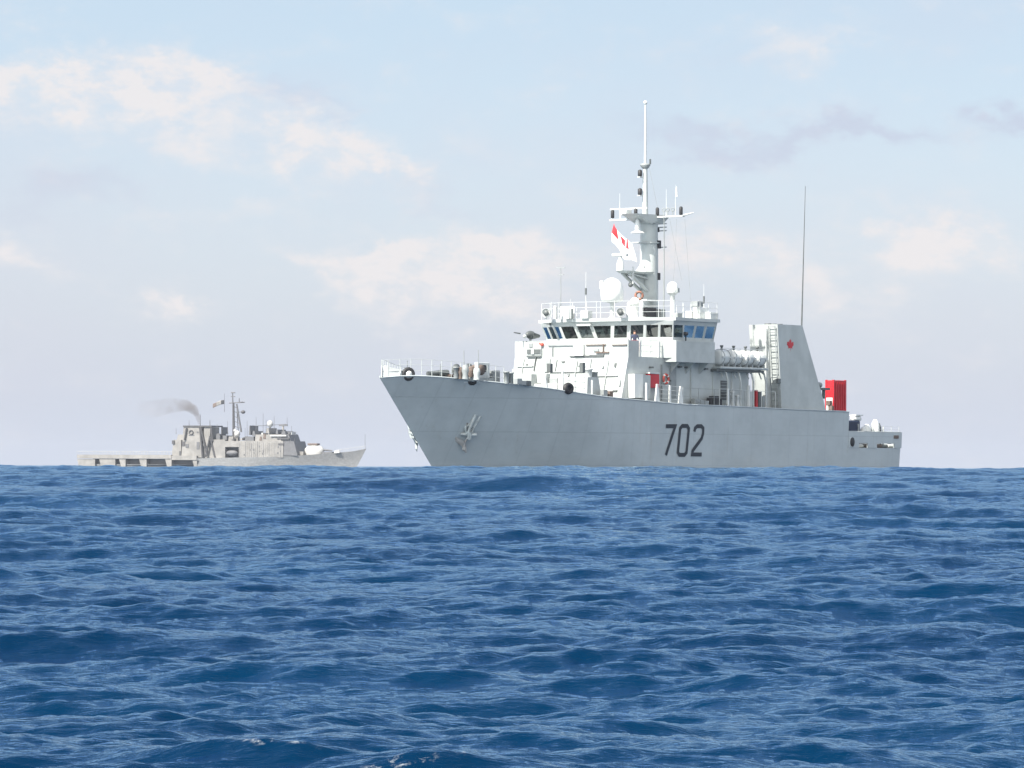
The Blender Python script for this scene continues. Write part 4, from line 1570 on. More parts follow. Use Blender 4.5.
for t_ in (la[1], lb[1]):
    ld.tube((ff(zdk + .2), t_, zdk + .2), (ff(f1[2] - .1), t_, f1[2] - .1), .035, .035, 6)
k = zdk + .4
while k < f1[2] - .15:
    ld.tube((ff(k), la[1], k), (ff(k), lb[1], k), .028, .028, 5)
    k += .40
ld.build('ladder', M['mid'], fun)
MB().box((ff(zdk + .3) - .2, F(766.4, 350, f1[0])[1] - .03, zdk), (ff(f1[2]) - .05, F(766.4, 350, f1[0])[1] + .03, f1[2] - .3)).build('conduit', M['light'], fun)
q = F(778, 382, ff(8))
MB().box((ff(q[2]) - .15, q[1] - .1, q[2] - .1), (ff(q[2]) + .15, q[1] + .12, q[2] + .25), bev=.03).build('deck_light', M['dark'], fun)

# maple leaf emblem on the port side
leaf = [(0, -1.0), (.07, -.35), (.62, -.48), (.52, -.22), (1.0, .16), (.86, .24), (.94, .58), (.62, .50), (.54, .66), (.26, .40), (.34, .86), (.18, .76), (0, 1.05)]
pts = leaf + [(-x, y) for x, y in leaf[-2:0:-1]]
q = P(789.8, 345.6, FT)
mb = MB()
mb.add([(q[0] + x * .46, FT + .015, q[2] + y * .46) for x, y in pts] + [(q[0], FT + .015, q[2])],
       [(i, (i + 1) % len(pts), len(pts)) for i in range(len(pts))])
mb.build('maple_leaf_emblem', M['red'], fun)

# bracket aft of the funnel, with its small light
q = P(819.0, 388.8, 5.2)
bk = MB().box((q[0] + .6, 4.6, q[2] - .08), (q[0] - 1.3, 5.3, q[2] + .08)).tube((q[0] - .9, 5, q[2] - .7), (q[0] - .9, 5, q[2]), .12).build('after_bracket', M['dark'], ship)
MB().ball((q[0] - .3, 5.0, q[2] + .28), .26, 1.2, .8, .8).build('lamp_housing', M['mid'], bk)

# ---- quarterdeck gear -----------------------------------------------------
q = P(858, 432, 3.6)
wa, wb_ = P(846, 430, 4.5)[0], P(860.5, 430, 4.5)[0]
cw = MB().box((wb_, 3.3, QD), (wa, 4.5, QZ + .85), bev=.12).build('covered_winch', M['navy'], ship)
MB().lathe((wb_ + .7, 4.2, QZ + 1.0), [(0, 0), (.2, 0), (.16, .4), (.2, .8), (0, .8)], 12, 0, (-1, .2, 0)).build('roller', M['white'], cw)
MB().box((wb_ - .35, 3.9, QZ + 1.2), (wb_ + .6, 4.5, QZ + 1.28)).build('awning_bar', M['light'], cw)
MB().box((wb_ + .25, 4.48, QD), (wb_ + .4, 4.54, QZ + .6)).build('canvas_fold', M['mid'], cw)
for (px, py, t_, r0, hh, mt) in ((863, 430, 4.3, .25, .4, 'white'), (866.5, 429, 4.3, .34, .6, 'white'), (870, 430, 4.3, .16, .4, 'mid'), (875, 428, 4.1, .34, .95, 'white'),
                                 (878.5, 427, 4.0, .22, .7, 'dark'), (872.5, 430, 4.4, .16, .35, 'mid'), (883, 430, 4.4, .07, .45, 'mid')):
    q = P(px, py, t_)
    MB().lathe((q[0], q[1], QD), [(r0, 0), (r0, QZ - QD), (r0 * .9, QZ - QD + hh * .6), (r0 * .35, QZ - QD + hh), (0, QZ - QD + hh)], 12).build('mooring_reel', M[mt], ship)
rail_run([(p2, half(p2, QZ) - .1, QZ), (STERN + .2, half(STERN, QZ) - .1, QZ)], .45, 2, 1.2, r=.015)
for (px, rr_, mt) in ((862, .3, 'white'), (866, .2, 'rope'), (880, .22, 'rope'), (885, .28, 'dark'), (892, .26, 'white')):
    q = P(px, 446, 4.7)
    MB().tube((q[0] - rr_ * 1.6, 4.55, QD + .14), (q[0] + rr_ * 1.6, 4.55, QD + .14), .14, .14, 8).build('fairlead_roller', M[mt], ship)
# starboard-side deck shelter so that the quarterdeck is not empty
MB().box((SB - .2, -3.9, QD), (SB - 1.6, -1.0, QD + 1.9), bev=.05).build('deck_shelter', M['grey'], ship)

# ================================================================== things carried on the ship


def on_ship(o, s, t, z):
    o.location = K.world(s, t, z)
    o.rotation_euler = (0, 0, K.rz())
    return o


# red container
CT = 3.6
c1, c2, c3 = P(833.5, 410, CT), P(845.8, 410, CT), P(833.5, 380.3, CT)
L_ = c1[0] - c2[0]
H_ = c3[2] - zdeck(c1[0])
W_ = CT - F(825.3, 385, c1[0])[1]
box = MB()
box.box((-L_ / 2, -W_ / 2, H_ * .03), (L_ / 2, W_ / 2, H_), bev=.03)
bx_root = empty('deck_container', (0, 0, 0))
on_ship(bx_root, (c1[0] + c2[0]) / 2, CT - W_ / 2, zdeck(c1[0]) + .01)
tag(bx_root, 'tall bright red steel container standing on the aft deck behind the funnel', 'container')
bdy = box.build('container_body', M['red'], bx_root)
cr = MB()
k = -L_ / 2 + .15
while k < L_ / 2 - .1:
    cr.box((k, W_ / 2 - .01, .15), (k + .10, W_ / 2 + .05, H_ - .15))
    k += .24
cr.build('corrugation', M['red'], bdy)
MB().box((L_ / 2, -W_ / 2 + .1, H_ * .06), (L_ / 2 + .05, W_ / 2 - .08, H_ * .45)).build('lower_panel', M['white'], bx_root)
MB().box((L_ / 2 + .05, -W_ / 2 + .25, H_ * .2), (L_ / 2 + .35, -W_ / 2 + .6, H_ * .36), bev=.03).box((L_ / 2 + .05, 0.05, H_ * .05), (L_ / 2 + .28, .4, H_ * .2), bev=.03).build('bracket', M['rope'], bx_root)
fr_ = MB()
for t_ in (-W_ / 2, W_ / 2 - .1):
    for s_ in (-L_ / 2, L_ / 2 - .1):
        fr_.box((s_ - .02, t_ - .02, 0), (s_ + .12, t_ + .12, H_ + .03))
fr_.build('corner_post', M['red'], bx_root)

# life rafts in canisters


def raft():
    root = empty('life_raft_canister', (0, 0, 0))
    L2, r0 = .61, .54
    MB().lathe((-L2, 0, 0), [(0, 0), (r0 * .6, 0.0), (r0 * .9, .08), (r0, .2), (r0, L2 * 2 - .2), (r0 * .9, L2 * 2 - .08), (r0 * .6, L2 * 2), (0, L2 * 2)], 20, 0, (1, 0, 0)).build('shell', M['white'], root)
    s = MB()
    for x in (-.35, .35):
        s.torus((x, 0, 0), r0 + .01, .03, (1, 0, 0), 20, 6)
    s.build('strap', M['mid'], root)
    MB().box((-L2, r0 - .05, -.06), (L2, r0 + .04, .06)).box((-L2 + .1, -r0 - .04, -.06), (L2 - .1, -r0 + .05, .06)).build('seam', M['light'], root)
    MB().box((-.4, -.42, -.66), (-.28, .42, -.44)).box((.28, -.42, -.66), (.4, .42, -.44)).build('cradle', M['mid'], root)
    MB().lathe((.1, .1, .46), [(.08, 0), (.08, .26), (.12, .28), (.12, .38), (0, .39)], 8).build('release_unit', M['dark'], root)
    return root


first = raft()
labels = ['white life raft canister on the rack aft of the bridge, nearest the bridge', 'white life raft canister on the rack, second from the bridge',
          'white life raft canister on the rack, third from the bridge', 'white life raft canister on the rack, nearest the funnel']
rs = np.linspace(P(721.5, 358, 4.9)[0], P(757, 358, 4.9)[0], 4)
for i, s_ in enumerate(rs):
    if i == 0:
        o = first
    else:
        o = first.copy()
        COL.objects.link(o)
        for ch in first.children:
            c_ = ch.copy()
            COL.objects.link(c_)
            c_.parent = o
    on_ship(o, s_, 4.85, zr + .74)
    tag(o, labels[i], 'life raft', 'life raft canisters in the rack')


# lifebuoys
def lifebuoy(s, t, z, nrm, label, rr=.33, m1='orange', m2='white'):
    root = empty('lifebuoy', (0, 0, 0))
    on_ship(root, s, t, z)
    MB().torus((0, 0, 0), rr, .085, nrm, 22, 8).build('ring', M[m1], root)
    b = MB()
    q_ = Vector(nrm).to_track_quat('Z', 'Y')
    for k in range(4):
        a = math.pi / 4 + k * math.pi / 2
        c = q_ @ Vector((math.cos(a) * rr, math.sin(a) * rr, 0))
        tg = q_ @ Vector((-math.sin(a), math.cos(a), 0))
        b.tube(c - tg * .05, c + tg * .05, .10, .10, 10)
    b.build('band', M[m2], root)
    tag(root, label, 'lifebuoy', 'lifebuoys on the grey warship')


q = P(664, 379, HW)
lifebuoy(q[0], HW + .14, q[2], (0, 1, 0), 'orange lifebuoy on the side wall beside the red hose box', .30)
q = P(638.6, 295.5, .9)
lifebuoy(q[0], .9, q[2], (1, .6, 0), 'brown lifebuoy with darker bands hung on the foot of the mast', .25, 'brown', 'rope')
q = P(637.6, 343, HW)
# red signal flag locker cover behind the platform rail
MB().box((q[0] - .4, 4.3, ZP + .5), (q[0] + .35, 4.5, ZP + 1.12), bev=.03).build('red_locker', M['red'], ship)
q = P(542.5, 344, -4)
MB().ball((ST + .1, F(542.5, 344, ST)[1], F(542.5, 344.5, ST)[2]), .13).tube((ST + .06, F(539, 343, ST)[1], F(539, 343, ST)[2]), (ST + .06, F(543, 345, ST)[1], F(543, 345, ST)[2]), .04).build('orange_marker', M['orange'], ship)


# naval ensign
def cloth(name, pt, nu, nv, colour, mats):
    mb = MB()
    vs = [pt(i / nu, j / nv) for i in range(nu + 1) for j in range(nv + 1)]
    m_ = nv + 1
    fs, mi = [], []
    for i in range(nu):
        for j in range(nv):
            mb.f.append([i * m_ + j, (i + 1) * m_ + j, (i + 1) * m_ + j + 1, i * m_ + j + 1])
            mb.mi.append(colour((i + .5) / nu, (j + .5) / nv))
            mb.smooth.append(True)
    mb.v = [tuple(v) for v in vs]
    o = mb.build(name, mats, fix=False)
    so = o.modifiers.new('thickness', 'SOLIDIFY')
    so.thickness = .01
    return o


fa, fb_, fc, fd = F(613.4, 224.8, TS + .2), F(612.4, 243.5, TS + .2), F(635.5, 263, TS + .2), F(632, 245, TS + .2)


def ens(u, v):
    """u: fly (0 outer) to hoist, v: top to bottom"""
    a, b, c, d = (Vector(q) for q in (fa, fb_, fc, fd))
    p = a.lerp(d, u).lerp(b.lerp(c, u), v)
    sag = .22 * math.sin(u * math.pi) * (.4 + v)
    return (p.x + .22 * math.sin(u * 9 + v * 2.5) * (1 - .5 * u), p.y, p.z - sag + .10 * math.sin(u * 8 + 1))


def ens_col(u, v):
    if v > .52 or v < .02:
        return 0
    if u < .24:
        return 1
    if u > .62 and u < .80 and v < .45:
        return 1
    if abs(u - .44) < .10 and abs(v - .27) < .17:
        return 1
    return 0


ensign = cloth('naval_ensign', lambda u, v: tuple(Vector(ens(u, v)) - Vector(fc)), 30, 20, ens_col, [M['flagwhite'], M['flagred']])
on_ship(ensign, *fc)
tag(ensign, 'white naval ensign with red canton flying from the mast of the grey warship', 'flag')


# crew member looking out at the corner of the bridge
def crewman(s, t, z, face):
    """standing figure grown as one skin from a joint skeleton; hair and cap are children"""
    J = {'pelvis': (0, 0, .95), 'spine': (0, 0, 1.18), 'chest': (.01, 0, 1.38), 'neck': (.02, 0, 1.52), 'head': (.04, 0, 1.66), 'crown': (.04, 0, 1.76),
         'sl': (0, .19, 1.43), 'el': (.05, .27, 1.18), 'wl': (.25, .22, 1.06), 'hl': (.34, .20, 1.07),
         'sr': (0, -.19, 1.43), 'er': (.05, -.27, 1.18), 'wr': (.25, -.22, 1.06), 'hr': (.34, -.20, 1.07),
         'hipl': (0, .1, .9), 'kl': (.02, .11, .5), 'al': (-.01, .11, .09), 'tl': (.14, .12, .04),
         'hipr': (0, -.1, .9), 'kr': (.02, -.11, .5), 'ar': (-.01, -.11, .09), 'tr': (.14, -.12, .04)}
    Rd = {'pelvis': .15, 'spine': .14, 'chest': .165, 'neck': .06, 'head': .10, 'crown': .07, 'sl': .075, 'el': .05, 'wl': .035, 'hl': .04,
          'hipl': .10, 'kl': .065, 'al': .045, 'tl': .045}
    for k in list(Rd):
        if k.endswith('l') and k[:-1] + 'r' in J:
            Rd[k[:-1] + 'r'] = Rd[k]
    E = [('pelvis', 'spine'), ('spine', 'chest'), ('chest', 'neck'), ('neck', 'head'), ('head', 'crown'), ('chest', 'sl'), ('sl', 'el'), ('el', 'wl'), ('wl', 'hl'),
         ('chest', 'sr'), ('sr', 'er'), ('er', 'wr'), ('wr', 'hr'), ('pelvis', 'hipl'), ('hipl', 'kl'), ('kl', 'al'), ('al', 'tl'), ('pelvis', 'hipr'), ('hipr', 'kr'), ('kr', 'ar'), ('ar', 'tr')]
    names = list(J)
    me = bpy.data.meshes.new('person')
    me.from_pydata([J[k] for k in names], [(names.index(a), names.index(b)) for a, b in E], [])
    o = bpy.data.objects.new('person', me)
    COL.objects.link(o)
    sk = o.modifiers.new('skin', 'SKIN')
    for i, k in enumerate(names):
        r_ = Rd[k]
        me.skin_vertices[0].data[i].radius = (r_, r_ * (.75 if k in ('pelvis', 'spine', 'chest') else 1))
    me.skin_vertices[0].data[0].use_root = True
    o.modifiers.new('sub', 'SUBSURF').levels = 2
    dg_ = bpy.context.evaluated_depsgraph_get()
    ev = bpy.data.meshes.new_from_object(o.evaluated_get(dg_))
    ev.name = 'person'
    o.modifiers.clear()
    o.data = ev
    ev.materials.clear()
    ev.materials.append(M['overall'])
    ev.materials.append(M['skin'])
    for p_ in ev.polygons:
        p_.use_smooth = True
        c_ = p_.center
        p_.material_index = 1 if (c_.z > 1.53 or (c_.x > .24 and c_.z > .9)) else 0
    on_ship(o, s, t, z)
    o.rotation_euler = (0, 0, K.rz() + face)
    MB().ball((.015, 0, 1.74), .115, 1.05, .92, .75).build('hair', M['hair'], o)
    MB().ball((.135, .035, 1.68), .012).ball((.135, -.035, 1.68), .012).build('eye', M['black'], o)
    MB().ball((.145, 0, 1.645), .018, 1, .7, 1.3).build('nose', M['skin'], o)
    for sgn in (1, -1):
        hb = MB()
        for k in range(4):
            y0 = sgn * (.17 + k * .022)
            hb.tube((.35, y0, 1.075), (.40 - .008 * abs(k - 1), y0, 1.06), .009, .008, 6)
            hb.tube((.40 - .008 * abs(k - 1), y0, 1.06), (.41, y0, 1.03), .008, .006, 6)
        hb.tube((.32, sgn * .16, 1.07), (.36, sgn * .135, 1.05), .011, .008, 6)
        hb.build('fingers', M['skin'], o)
    return o


q = P(637.8, 330, 3.9)
pr = crewman(q[0] + .2, 3.75, ZP + .02, .75)
tag(pr, 'crew member in dark overalls standing beside the bridge windows of ship 702', 'person')

# ================================================================== the far frigate
G = Frame(-105.8, 1536.0, math.cos(R(20)), -math.sin(R(20)))
fri = empty('distant_frigate', (G.x0, G.d, 0), G.rz())
tag(fri, 'pale distant frigate with a dark funnel cap, left of the ship numbered 702', 'warship')
T = G.at_t
GS = -1  # the starboard side faces the camera


def gz(px, py, t=-6):
    return T(px, py, t)[2]


fb0 = T(366.3, 448.6, 0)
fb1 = T(358.0, 464.5, 0)
FSTERN = T(77, 455, -5.5)[0]


def g_stem(z):
    return fb0[0] + (z - fb0[2]) * (fb0[0] - fb1[0]) / (fb0[2] - fb1[2])


def ghalf(s, z):
    a = max(0, g_stem(z) - s)
    L = 48 - 14 * max(0, min(1, z / 7))
    g = 1 - (1 - min(1, a / L)) ** 1.8
    B = 5.3 + .55 * max(0, min(1, z / 6))
    if s < 0:
        B -= .9 * (s / FSTERN) ** 2
    return max(.03, B * g)


gs_px = [(350, 451.2), (330, 453.2), (300, 455.4), (270, 457.0), (230, 457.6), (196, 458.4)]
gp = sorted([(fb0[0], fb0[2])] + [(T(a, b, -5.5)[0], T(a, b, -5.5)[2]) for a, b in gs_px])
GX, GZ = [a for a, b in gp], [b for a, b in gp]
S_CUT = T(196, 458, -5.8)[0]
Z_LOW = gz(150, 464.2)


def gdeck(s):
    return ip(s, GX, GZ)


def g_hull():
    mb = MB()
    nv = 8
    rows = [(FSTERN, Z_LOW), (S_CUT, Z_LOW)] + [(s, None) for s in np.linspace(S_CUT, 20, 20)] + [(s, None) for s in np.linspace(22, fb0[0], 28)]
    G_ = {1: [], -1: []}
    for s, zt in rows:
        zt = gdeck(s) if zt is None else zt
        for sg in (1, -1):
            l = []
            for k in range(nv + 1):
                z = -1.5 + (zt + 1.5) * k / nv
                top = fb0[0]
                ss = s + (g_stem(z) - top) * (max(0, (s - 15) / (top - 15)) ** 1.5)
                y = .03 if s >= top - 1e-6 else ghalf(ss, z)
                l.append((ss, sg * y, z))
            G_[sg].append(l)
    m = nv + 1
    for sg in (1, -1):
        vs = [p for l in G_[sg] for p in l]
        fs = []
        for i in range(len(rows) - 1):
            for k in range(nv):
                q = (i * m + k, (i + 1) * m + k, (i + 1) * m + k + 1, i * m + k + 1)
                fs.append(q if sg < 0 else q[::-1])
        mb.add(vs, fs, 0, True)
    mb.add(G_[1][0] + G_[-1][0], [(k, k + 1, m + k + 1, m + k) for k in range(nv)])
    for i in range(len(rows) - 1):
        a0, a1, b0, b1 = G_[1][i][-1], G_[1][i + 1][-1], G_[-1][i][-1], G_[-1][i + 1][-1]
        mb.add([a0, a1, b1, b0], [(0, 1, 2, 3)])
    mb.build('hull', M['frig'], fri, fix=False)


g_hull()


def gbox(px0, px1, py0, py1, t0, t1, name, mat, parent=None, slant=0.0, slant2=0.0):
    """box seen between two columns and rows on its starboard face t0"""
    a, b = T(px0, py0, t0), T(px1, py1, t0)
    s0, s1 = min(a[0], b[0]), max(a[0], b[0])
    z1, z0 = a[2], b[2]
    y0, y1 = min(t0, t1), max(t0, t1)
    mb = MB()
    mb.hexa([(s0, y0, z0), (s1, y0, z0), (s1, y1, z0), (s0, y1, z0)],
            [(s0 + slant, y0, z1), (s1 - slant2, y0, z1), (s1 - slant2, y1, z1), (s0 + slant, y1, z1)])
    return mb.build(name, M[mat], parent or fri)


# flight deck and the arches beneath it
gbox(77, 171, 454.6, 458.6, -5.9, 5.9, 'flight_deck', 'frigdeck')
for (a, b) in ((79, 95), (101, 115.2), (121, 125.5), (141, 146.5), (167, 171.5), (194.0, 197)):
    gbox(a, b, 459.0, 466.5, -5.6, 5.6, 'deck_support', 'frigdeck', slant=-.8)
gbox(171.5, 196.5, 455.6, 460.0, -5.9, 5.9, 'after_deck', 'frigdeck')
gbox(93, 198, 458.6, 467, -3.4, 3.4, 'inner_bulkhead', 'frigdark')  # dark tone paints the shade within the stern openings
nt_ = MB()
s0, s1 = T(77, 454, -5.9)[0], T(171, 454, -5.9)[0]
zf_ = gz(120, 453.9, -5.9)
for sg in (-1, 1):
    for k in range(34):
        s_ = s0 + (s1 - s0) * k / 33
        nt_.tube((s_, sg * 5.9, zf_), (s_, sg * 6.0, zf_ + .9), .06, .06, 4)
    nt_.tube((s0, sg * 6, zf_ + .9), (s1, sg * 6, zf_ + .9), .06, .06, 4)
nt_.build('flight_deck_rail', M['frigwhite'], fri)

# hangar, funnel block
gbox(171.5, 181.0, 439.8, 457.6, -4.6, 4.6, 'hangar', 'frigdeck', slant=.8)
gbox(176.5, 183.5, 434.5, 440.2, -4.0, 4.0, 'hangar_top', 'frigdeck', slant=.6)
fb = gbox(181.2, 202.0, 427.0, 457.5, -4.8, 4.8, 'funnel', 'frigdeck', slant=.9)
gbox(203.0, 210.0, 427.2, 446.0, -4.6, 3.6, 'forward_funnel', 'frigdeck', slant=.4)
gbox(182.8, 211.4, 425.5, 426.9, -5.1, 5.1, 'funnel_cap', 'frigdark')
lg = MB()
for (x0, y0, x1, y1) in ((199.8, 427, 202.5, 458), (200.5, 427, 207, 456), (210.8, 427, 212.6, 441), (210, 436, 214.8, 457), (210, 436, 205.5, 457), (186.5, 428, 184.5, 440)):
    lg.tube(T(x0, y0, -5.1), T(x1, y1, -5.1), .35, .35, 6)
lg.build('funnel_leg', M['frigdark'], fri)
MB().torus(T(191.0, 432.4, -4.95), .75, .2, (0, 1, 0), 14, 5).build('badge', M['frigdark'], fb)
gbox(188.8, 194, 434.8, 435.6, -4.9, -4.7, 'badge_scroll', 'frigmid', fb)
gbox(196.6, 198.2, 431.6, 433, -4.9, -4.7, 'vent', 'frigmid', fb)
for (a, b, c, d) in ((181.8, 185, 441.5, 446), (179.2, 181.1, 451, 457), (171.8, 174.2, 440.4, 444), (196.5, 199.3, 442, 449), (185.5, 188.5, 444, 447.5)):
    gbox(a, b, c, d, -4.95, -4.6, 'recess', 'frigdark' if a < 184 else 'frigmid', fb)  # dark raised panels paint the shade of recesses
for (px, y0, y1) in ((200.2, 426, 414.5), (209.8, 426, 420)):
    MB().tube(T(px, y0, -2), T(px, y1, -2), .16, .1, 6).build('exhaust_stack', M['frigmid'], fri)

# midships house
gbox(202, 214, 445, 458.0, -4.2, 4.2, 'midships_house', 'frigdeck')
gbox(213, 225, 439.5, 458.2, -5.0, 5.0, 'midships_house', 'frigdeck')
gbox(225, 239, 441, 447.0, -5.2, 5.2, 'upper_deckhouse', 'frigdeck')
gbox(225, 239, 447, 457.6, -2.2, 2.2, 'boat_bay', 'frigdark')  # dark tone paints the shade of the open bay
bt = MB().ball(((T(232, 453, -4)[0]), -4.0, gz(232, 453, -4)), 1.3, 1.9, .8, .8).build('ship_boat', M['frigmid'], fri)
house2 = gbox(238.8, 283.0, 440.8, 457.6, -5.4, 5.4, 'main_superstructure', 'frigdeck')
gbox(255, 281, 434.5, 440.9, -4.8, 4.8, 'bridge', 'frigdeck')
gbox(282.8, 297.4, 441.2, 455.6, -5.2, 5.2, 'bridge_front_house', 'frigmid', slant2=1.4)  # darker grey paints in the shade on the bridge front
gbox(280, 291, 434.2, 441.5, -4.4, 4.4, 'bridge_windows_block', 'frigmid', slant2=1.0)
gbox(270.0, 286, 434.9, 436.3, -5.4, 5.4, 'bridge_roof', 'frigwhite')
gbox(277, 289, 437.6, 439.3, -5.0, -4.7, 'bridge_window', 'frigdark')
gbox(278, 283.5, 443.3, 445.2, -5.5, -5.2, 'bridge_window', 'frigdark')
for (a, b, c, d, mt) in ((259.2, 261.8, 436.5, 440.5, 'rope'), (262.8, 265.6, 434.0, 438.6, 'rope'), (240.5, 244, 444, 446.5, 'frigmid'), (275.5, 278, 429.5, 434, 'frigmid'), (281, 285.5, 431, 435, 'frigmid'),
                         (248.5, 250.3, 425.5, 435, 'frigmid'), (252, 255, 431, 436, 'frigmid'), (266, 269, 428, 433, 'frigdeck'), (244.5, 254, 436.4, 444, 'frigmid'),
                         (215.5, 220, 434, 440, 'frigmid'), (222, 227, 435.5, 445, 'frigmid'), (228, 233.5, 436.5, 442, 'frigdeck'), (220.4, 221.5, 427, 434, 'frigmid')):
    gbox(a, b, c, d, -5.0 if a > 238 else -3.5, 2.5, 'deck_fitting', mt, house2, slant=.3, slant2=.2)
for (px, py, r0, mt) in ((270.0, 423.8, 1.15, 'frigwhite'), (237.2, 433.8, 1.1, 'frigwhite'), (235.0, 430.5, .6, 'frigwhite'), (218.5, 436, .9, 'frigmid'), (288.5, 435, 1.1, 'frigmid')):
    q = T(px, py, -2)
    o = MB().ball(q, r0, 1, 1, 1.1).build('radome', M[mt], fri)
    MB().tube((q[0], q[1], q[2] - 3.2), (q[0], q[1], q[2] - r0 * .8), .35, .3, 8).build('pedestal', M['frigdeck'], o)
q = T(283.0, 425.6, 0)
o = MB().hexa([(q[0] - 1.6, -.4, q[2] - .2), (q[0] + 1.6, -.4, q[2] - .2), (q[0] + 1.6, .5, q[2] - .2), (q[0] - 1.6, .5, q[2] - .2)],
              [(q[0] - 1.2, -.4, q[2] + .4), (q[0] + 1.6, -.4, q[2] + .4), (q[0] + 1.6, .5, q[2] + .5), (q[0] - 1.2, .5, q[2] + .5)]).build('search_radar', M['frigmid'], fri)
MB().tube((q[0], 0, q[2] - 4), (q[0], 0, q[2] - .2), .5, .35, 8).build('pedestal', M['frigdeck'], o)
gw = MB()
gw.tube(T(250, 426.3, 0), T(286, 424.2, 0), .09, .09, 4)
for (px, y0, y1) in ((263, 434, 413), (252.3, 436, 425), (258, 436, 425), (291.5, 441, 426), (245, 440, 428)):
    gw.tube(T(px, y0, -1), T(px, y1, -1), .09, .06, 4)
gw.build('aerial_wires', M['frigmid'], fri)

# lattice mast and pole mast
mm = MB()
mm.tube(T(233.6, 437, 0), T(233.2, 402.5, 0), .55, .4, 8)
fm = mm.build('main_mast', M['frigdark'], fri)
l2 = MB()
l2.tube(T(236.5, 404, 0), T(241.2, 432, 0), .3, .36, 6)
l2.tube(T(236.5, 404, .9), T(238.2, 432, 2), .16, .16, 6)
for k in range(5):
    y_ = 406 + k * 5
    l2.tube(T(233.5, y_, 0), T(237 + k * .9, y_ + 2.5, 0), .12, .12, 5)
l2.build('lattice_brace', M['frigmid'], fm)
up = MB()
up.tube(T(229, 403.0, 0), T(244.5, 402.2, 0), .22, .22, 6)
up.tube(T(232.6, 403, 0), T(232.4, 392, 0), .25, .18, 6)
up.tube(T(230.8, 392.6, 0), T(234.8, 392.6, 0), .25, .25, 6)
up.tube(T(231, 396.5, 0), T(235, 396.5, 0), .18, .18, 6)
up.tube(T(239, 403, 0), T(239, 398, 0), .25, .15, 6)
up.build('yardarm', M['frigmid'], fm)
MB().ball(T(243.0, 412.0, 0), .65, 1.3, 1, 1).tube(T(238.5, 412, 0), T(243, 412, 0), .12, .12, 5).build('jammer_pod', M['frigdark'], fm)
MB().ball(T(241.5, 402.2, 0), .5, 1.6, 1, .6).build('navigation_radar', M['frigmid'], fm)
MB().tube(T(224.2, 412, 0), T(224.2, 393.5, 0), .1, .06, 5).build('gaff_pole', M['frigmid'], fm)

rg = random.Random(3)
for k in range(46):
    px = rg.uniform(184, 292)
    base_y = 427 if px < 213 else (440 if px < 254 else 434.5)
    w_ = rg.uniform(.5, 1.8)
    hh = rg.uniform(.8, 3.2)
    mt = rg.choice(['frigdeck', 'frigmid', 'frigmid', 'frigwhite'])
    if px < 213:
        continue
    gbox(px, px + w_, base_y - hh, base_y + .3, -rg.uniform(1, 4.5), rg.uniform(0, 3), 'deck_fitting', mt, house2, slant=rg.uniform(0, .3))
for (px, y0, y1) in ((217, 436, 424), (222.5, 436, 428), (227.5, 436, 421), (247, 437, 421), (256, 435, 417), (266, 434, 420), (274, 430, 416), (287, 426, 417), (294.5, 442, 432), (189, 426, 420), (176, 434, 428)):
    MB().tube(T(px, y0, -2), T(px, y1, -2), .11, .05, 5).build('whip_antenna', M['frigmid'], fri)
for k in range(22):
    px = 239.5 + k * 1.95
    gbox(px, px + .35, 441.5 + rg.uniform(0, 2), 457.2, -5.47, -5.38, 'stiffener', 'frigmid' if k % 3 == 0 else 'frigdeck', house2)
for k in range(12):
    px = rg.uniform(240, 280)
    py = rg.uniform(443, 454)
    gbox(px, px + rg.uniform(.6, 1.3), py, py + rg.uniform(.8, 2.2), -5.5, -5.38, 'side_fitting', 'frigmid', house2)

# gun turret on the forecastle
q0, q1 = T(302.5, 455, -2.3), T(321.5, 455, -2.3)
zg = gdeck((q0[0] + q1[0]) / 2)
sc_ = (q0[0] + q1[0]) / 2
hl = (q1[0] - q0[0]) / 2
zt_g = gz(310, 444.3, -2)
gt = MB()
gt.lathe((0, 0, 0), [(hl * .86, 0), (hl, 1.2), (hl * 1.0, (zt_g - zg) * .62), (hl * .72, (zt_g - zg) * .88), (hl * .3, zt_g - zg), (0, zt_g - zg)], 20)
gt.v = [(sc_ + v[0], v[1] * .62, zg - .2 + v[2]) for v in gt.v]
tur = gt.build('gun_turret', M['frigwhite'], fri)
MB().tube((sc_ + hl * .8, 0, zg + 1.9), (T(332, 451, 0)[0], 0, zg + 1.5), .42, .25, 8).build('gun_barrel', M['frigmid'], tur)
MB().box((sc_ - 2.2, -1.4, zt_g - .3), (sc_ + 1.6, 1.4, zt_g + .35), bev=.1).build('hatch', M['rope'], tur)
gbox(297, 303, 451.5, 456, -3.0, 3.0, 'breakwater', 'frigdeck')
gbox(322, 332, 451.8, 454.2, -2.6, 2.6, 'missile_deck_box', 'frigmid')
fo = MB()
for px in np.arange(336, 366, 2.4):
    q = T(px, 452, -1.5 if px > 350 else -3)
    z_ = gdeck(q[0])
    fo.tube((q[0], q[1], z_ - .1), (q[0], q[1], z_ + 1.0), .07, .07, 4)
    if int(px * 10) % 3 == 0:
        fo.box((q[0] - .6, q[1] - .3, z_ - .1), (q[0] + .5, q[1] + .3, z_ + .8))
a, b = T(336, 452, -3), T(365, 449, -.5)
fo.tube((a[0], a[1], gdeck(a[0]) + 1.0), (b[0], b[1], gdeck(b[0]) + 1.0), .06, .06, 4)
fo.build('forecastle_rail', M['frigwhite'], fri)
q = T(365.0, 449, 0)
MB().tube((q[0], 0, q[2]), (q[0], 0, gz(365, 434.5, 0)), .09, .06, 5).build('jackstaff', M['frigmid'], fri)

# its ensign
e0 = T(224.0, 399.8, 0)


def fen(u, v):
    return (-4.6 * u + .1, .35 * math.sin(u * 6), -.1 - v * 1.5 - 1.1 * u + .25 * math.sin(5 * u))


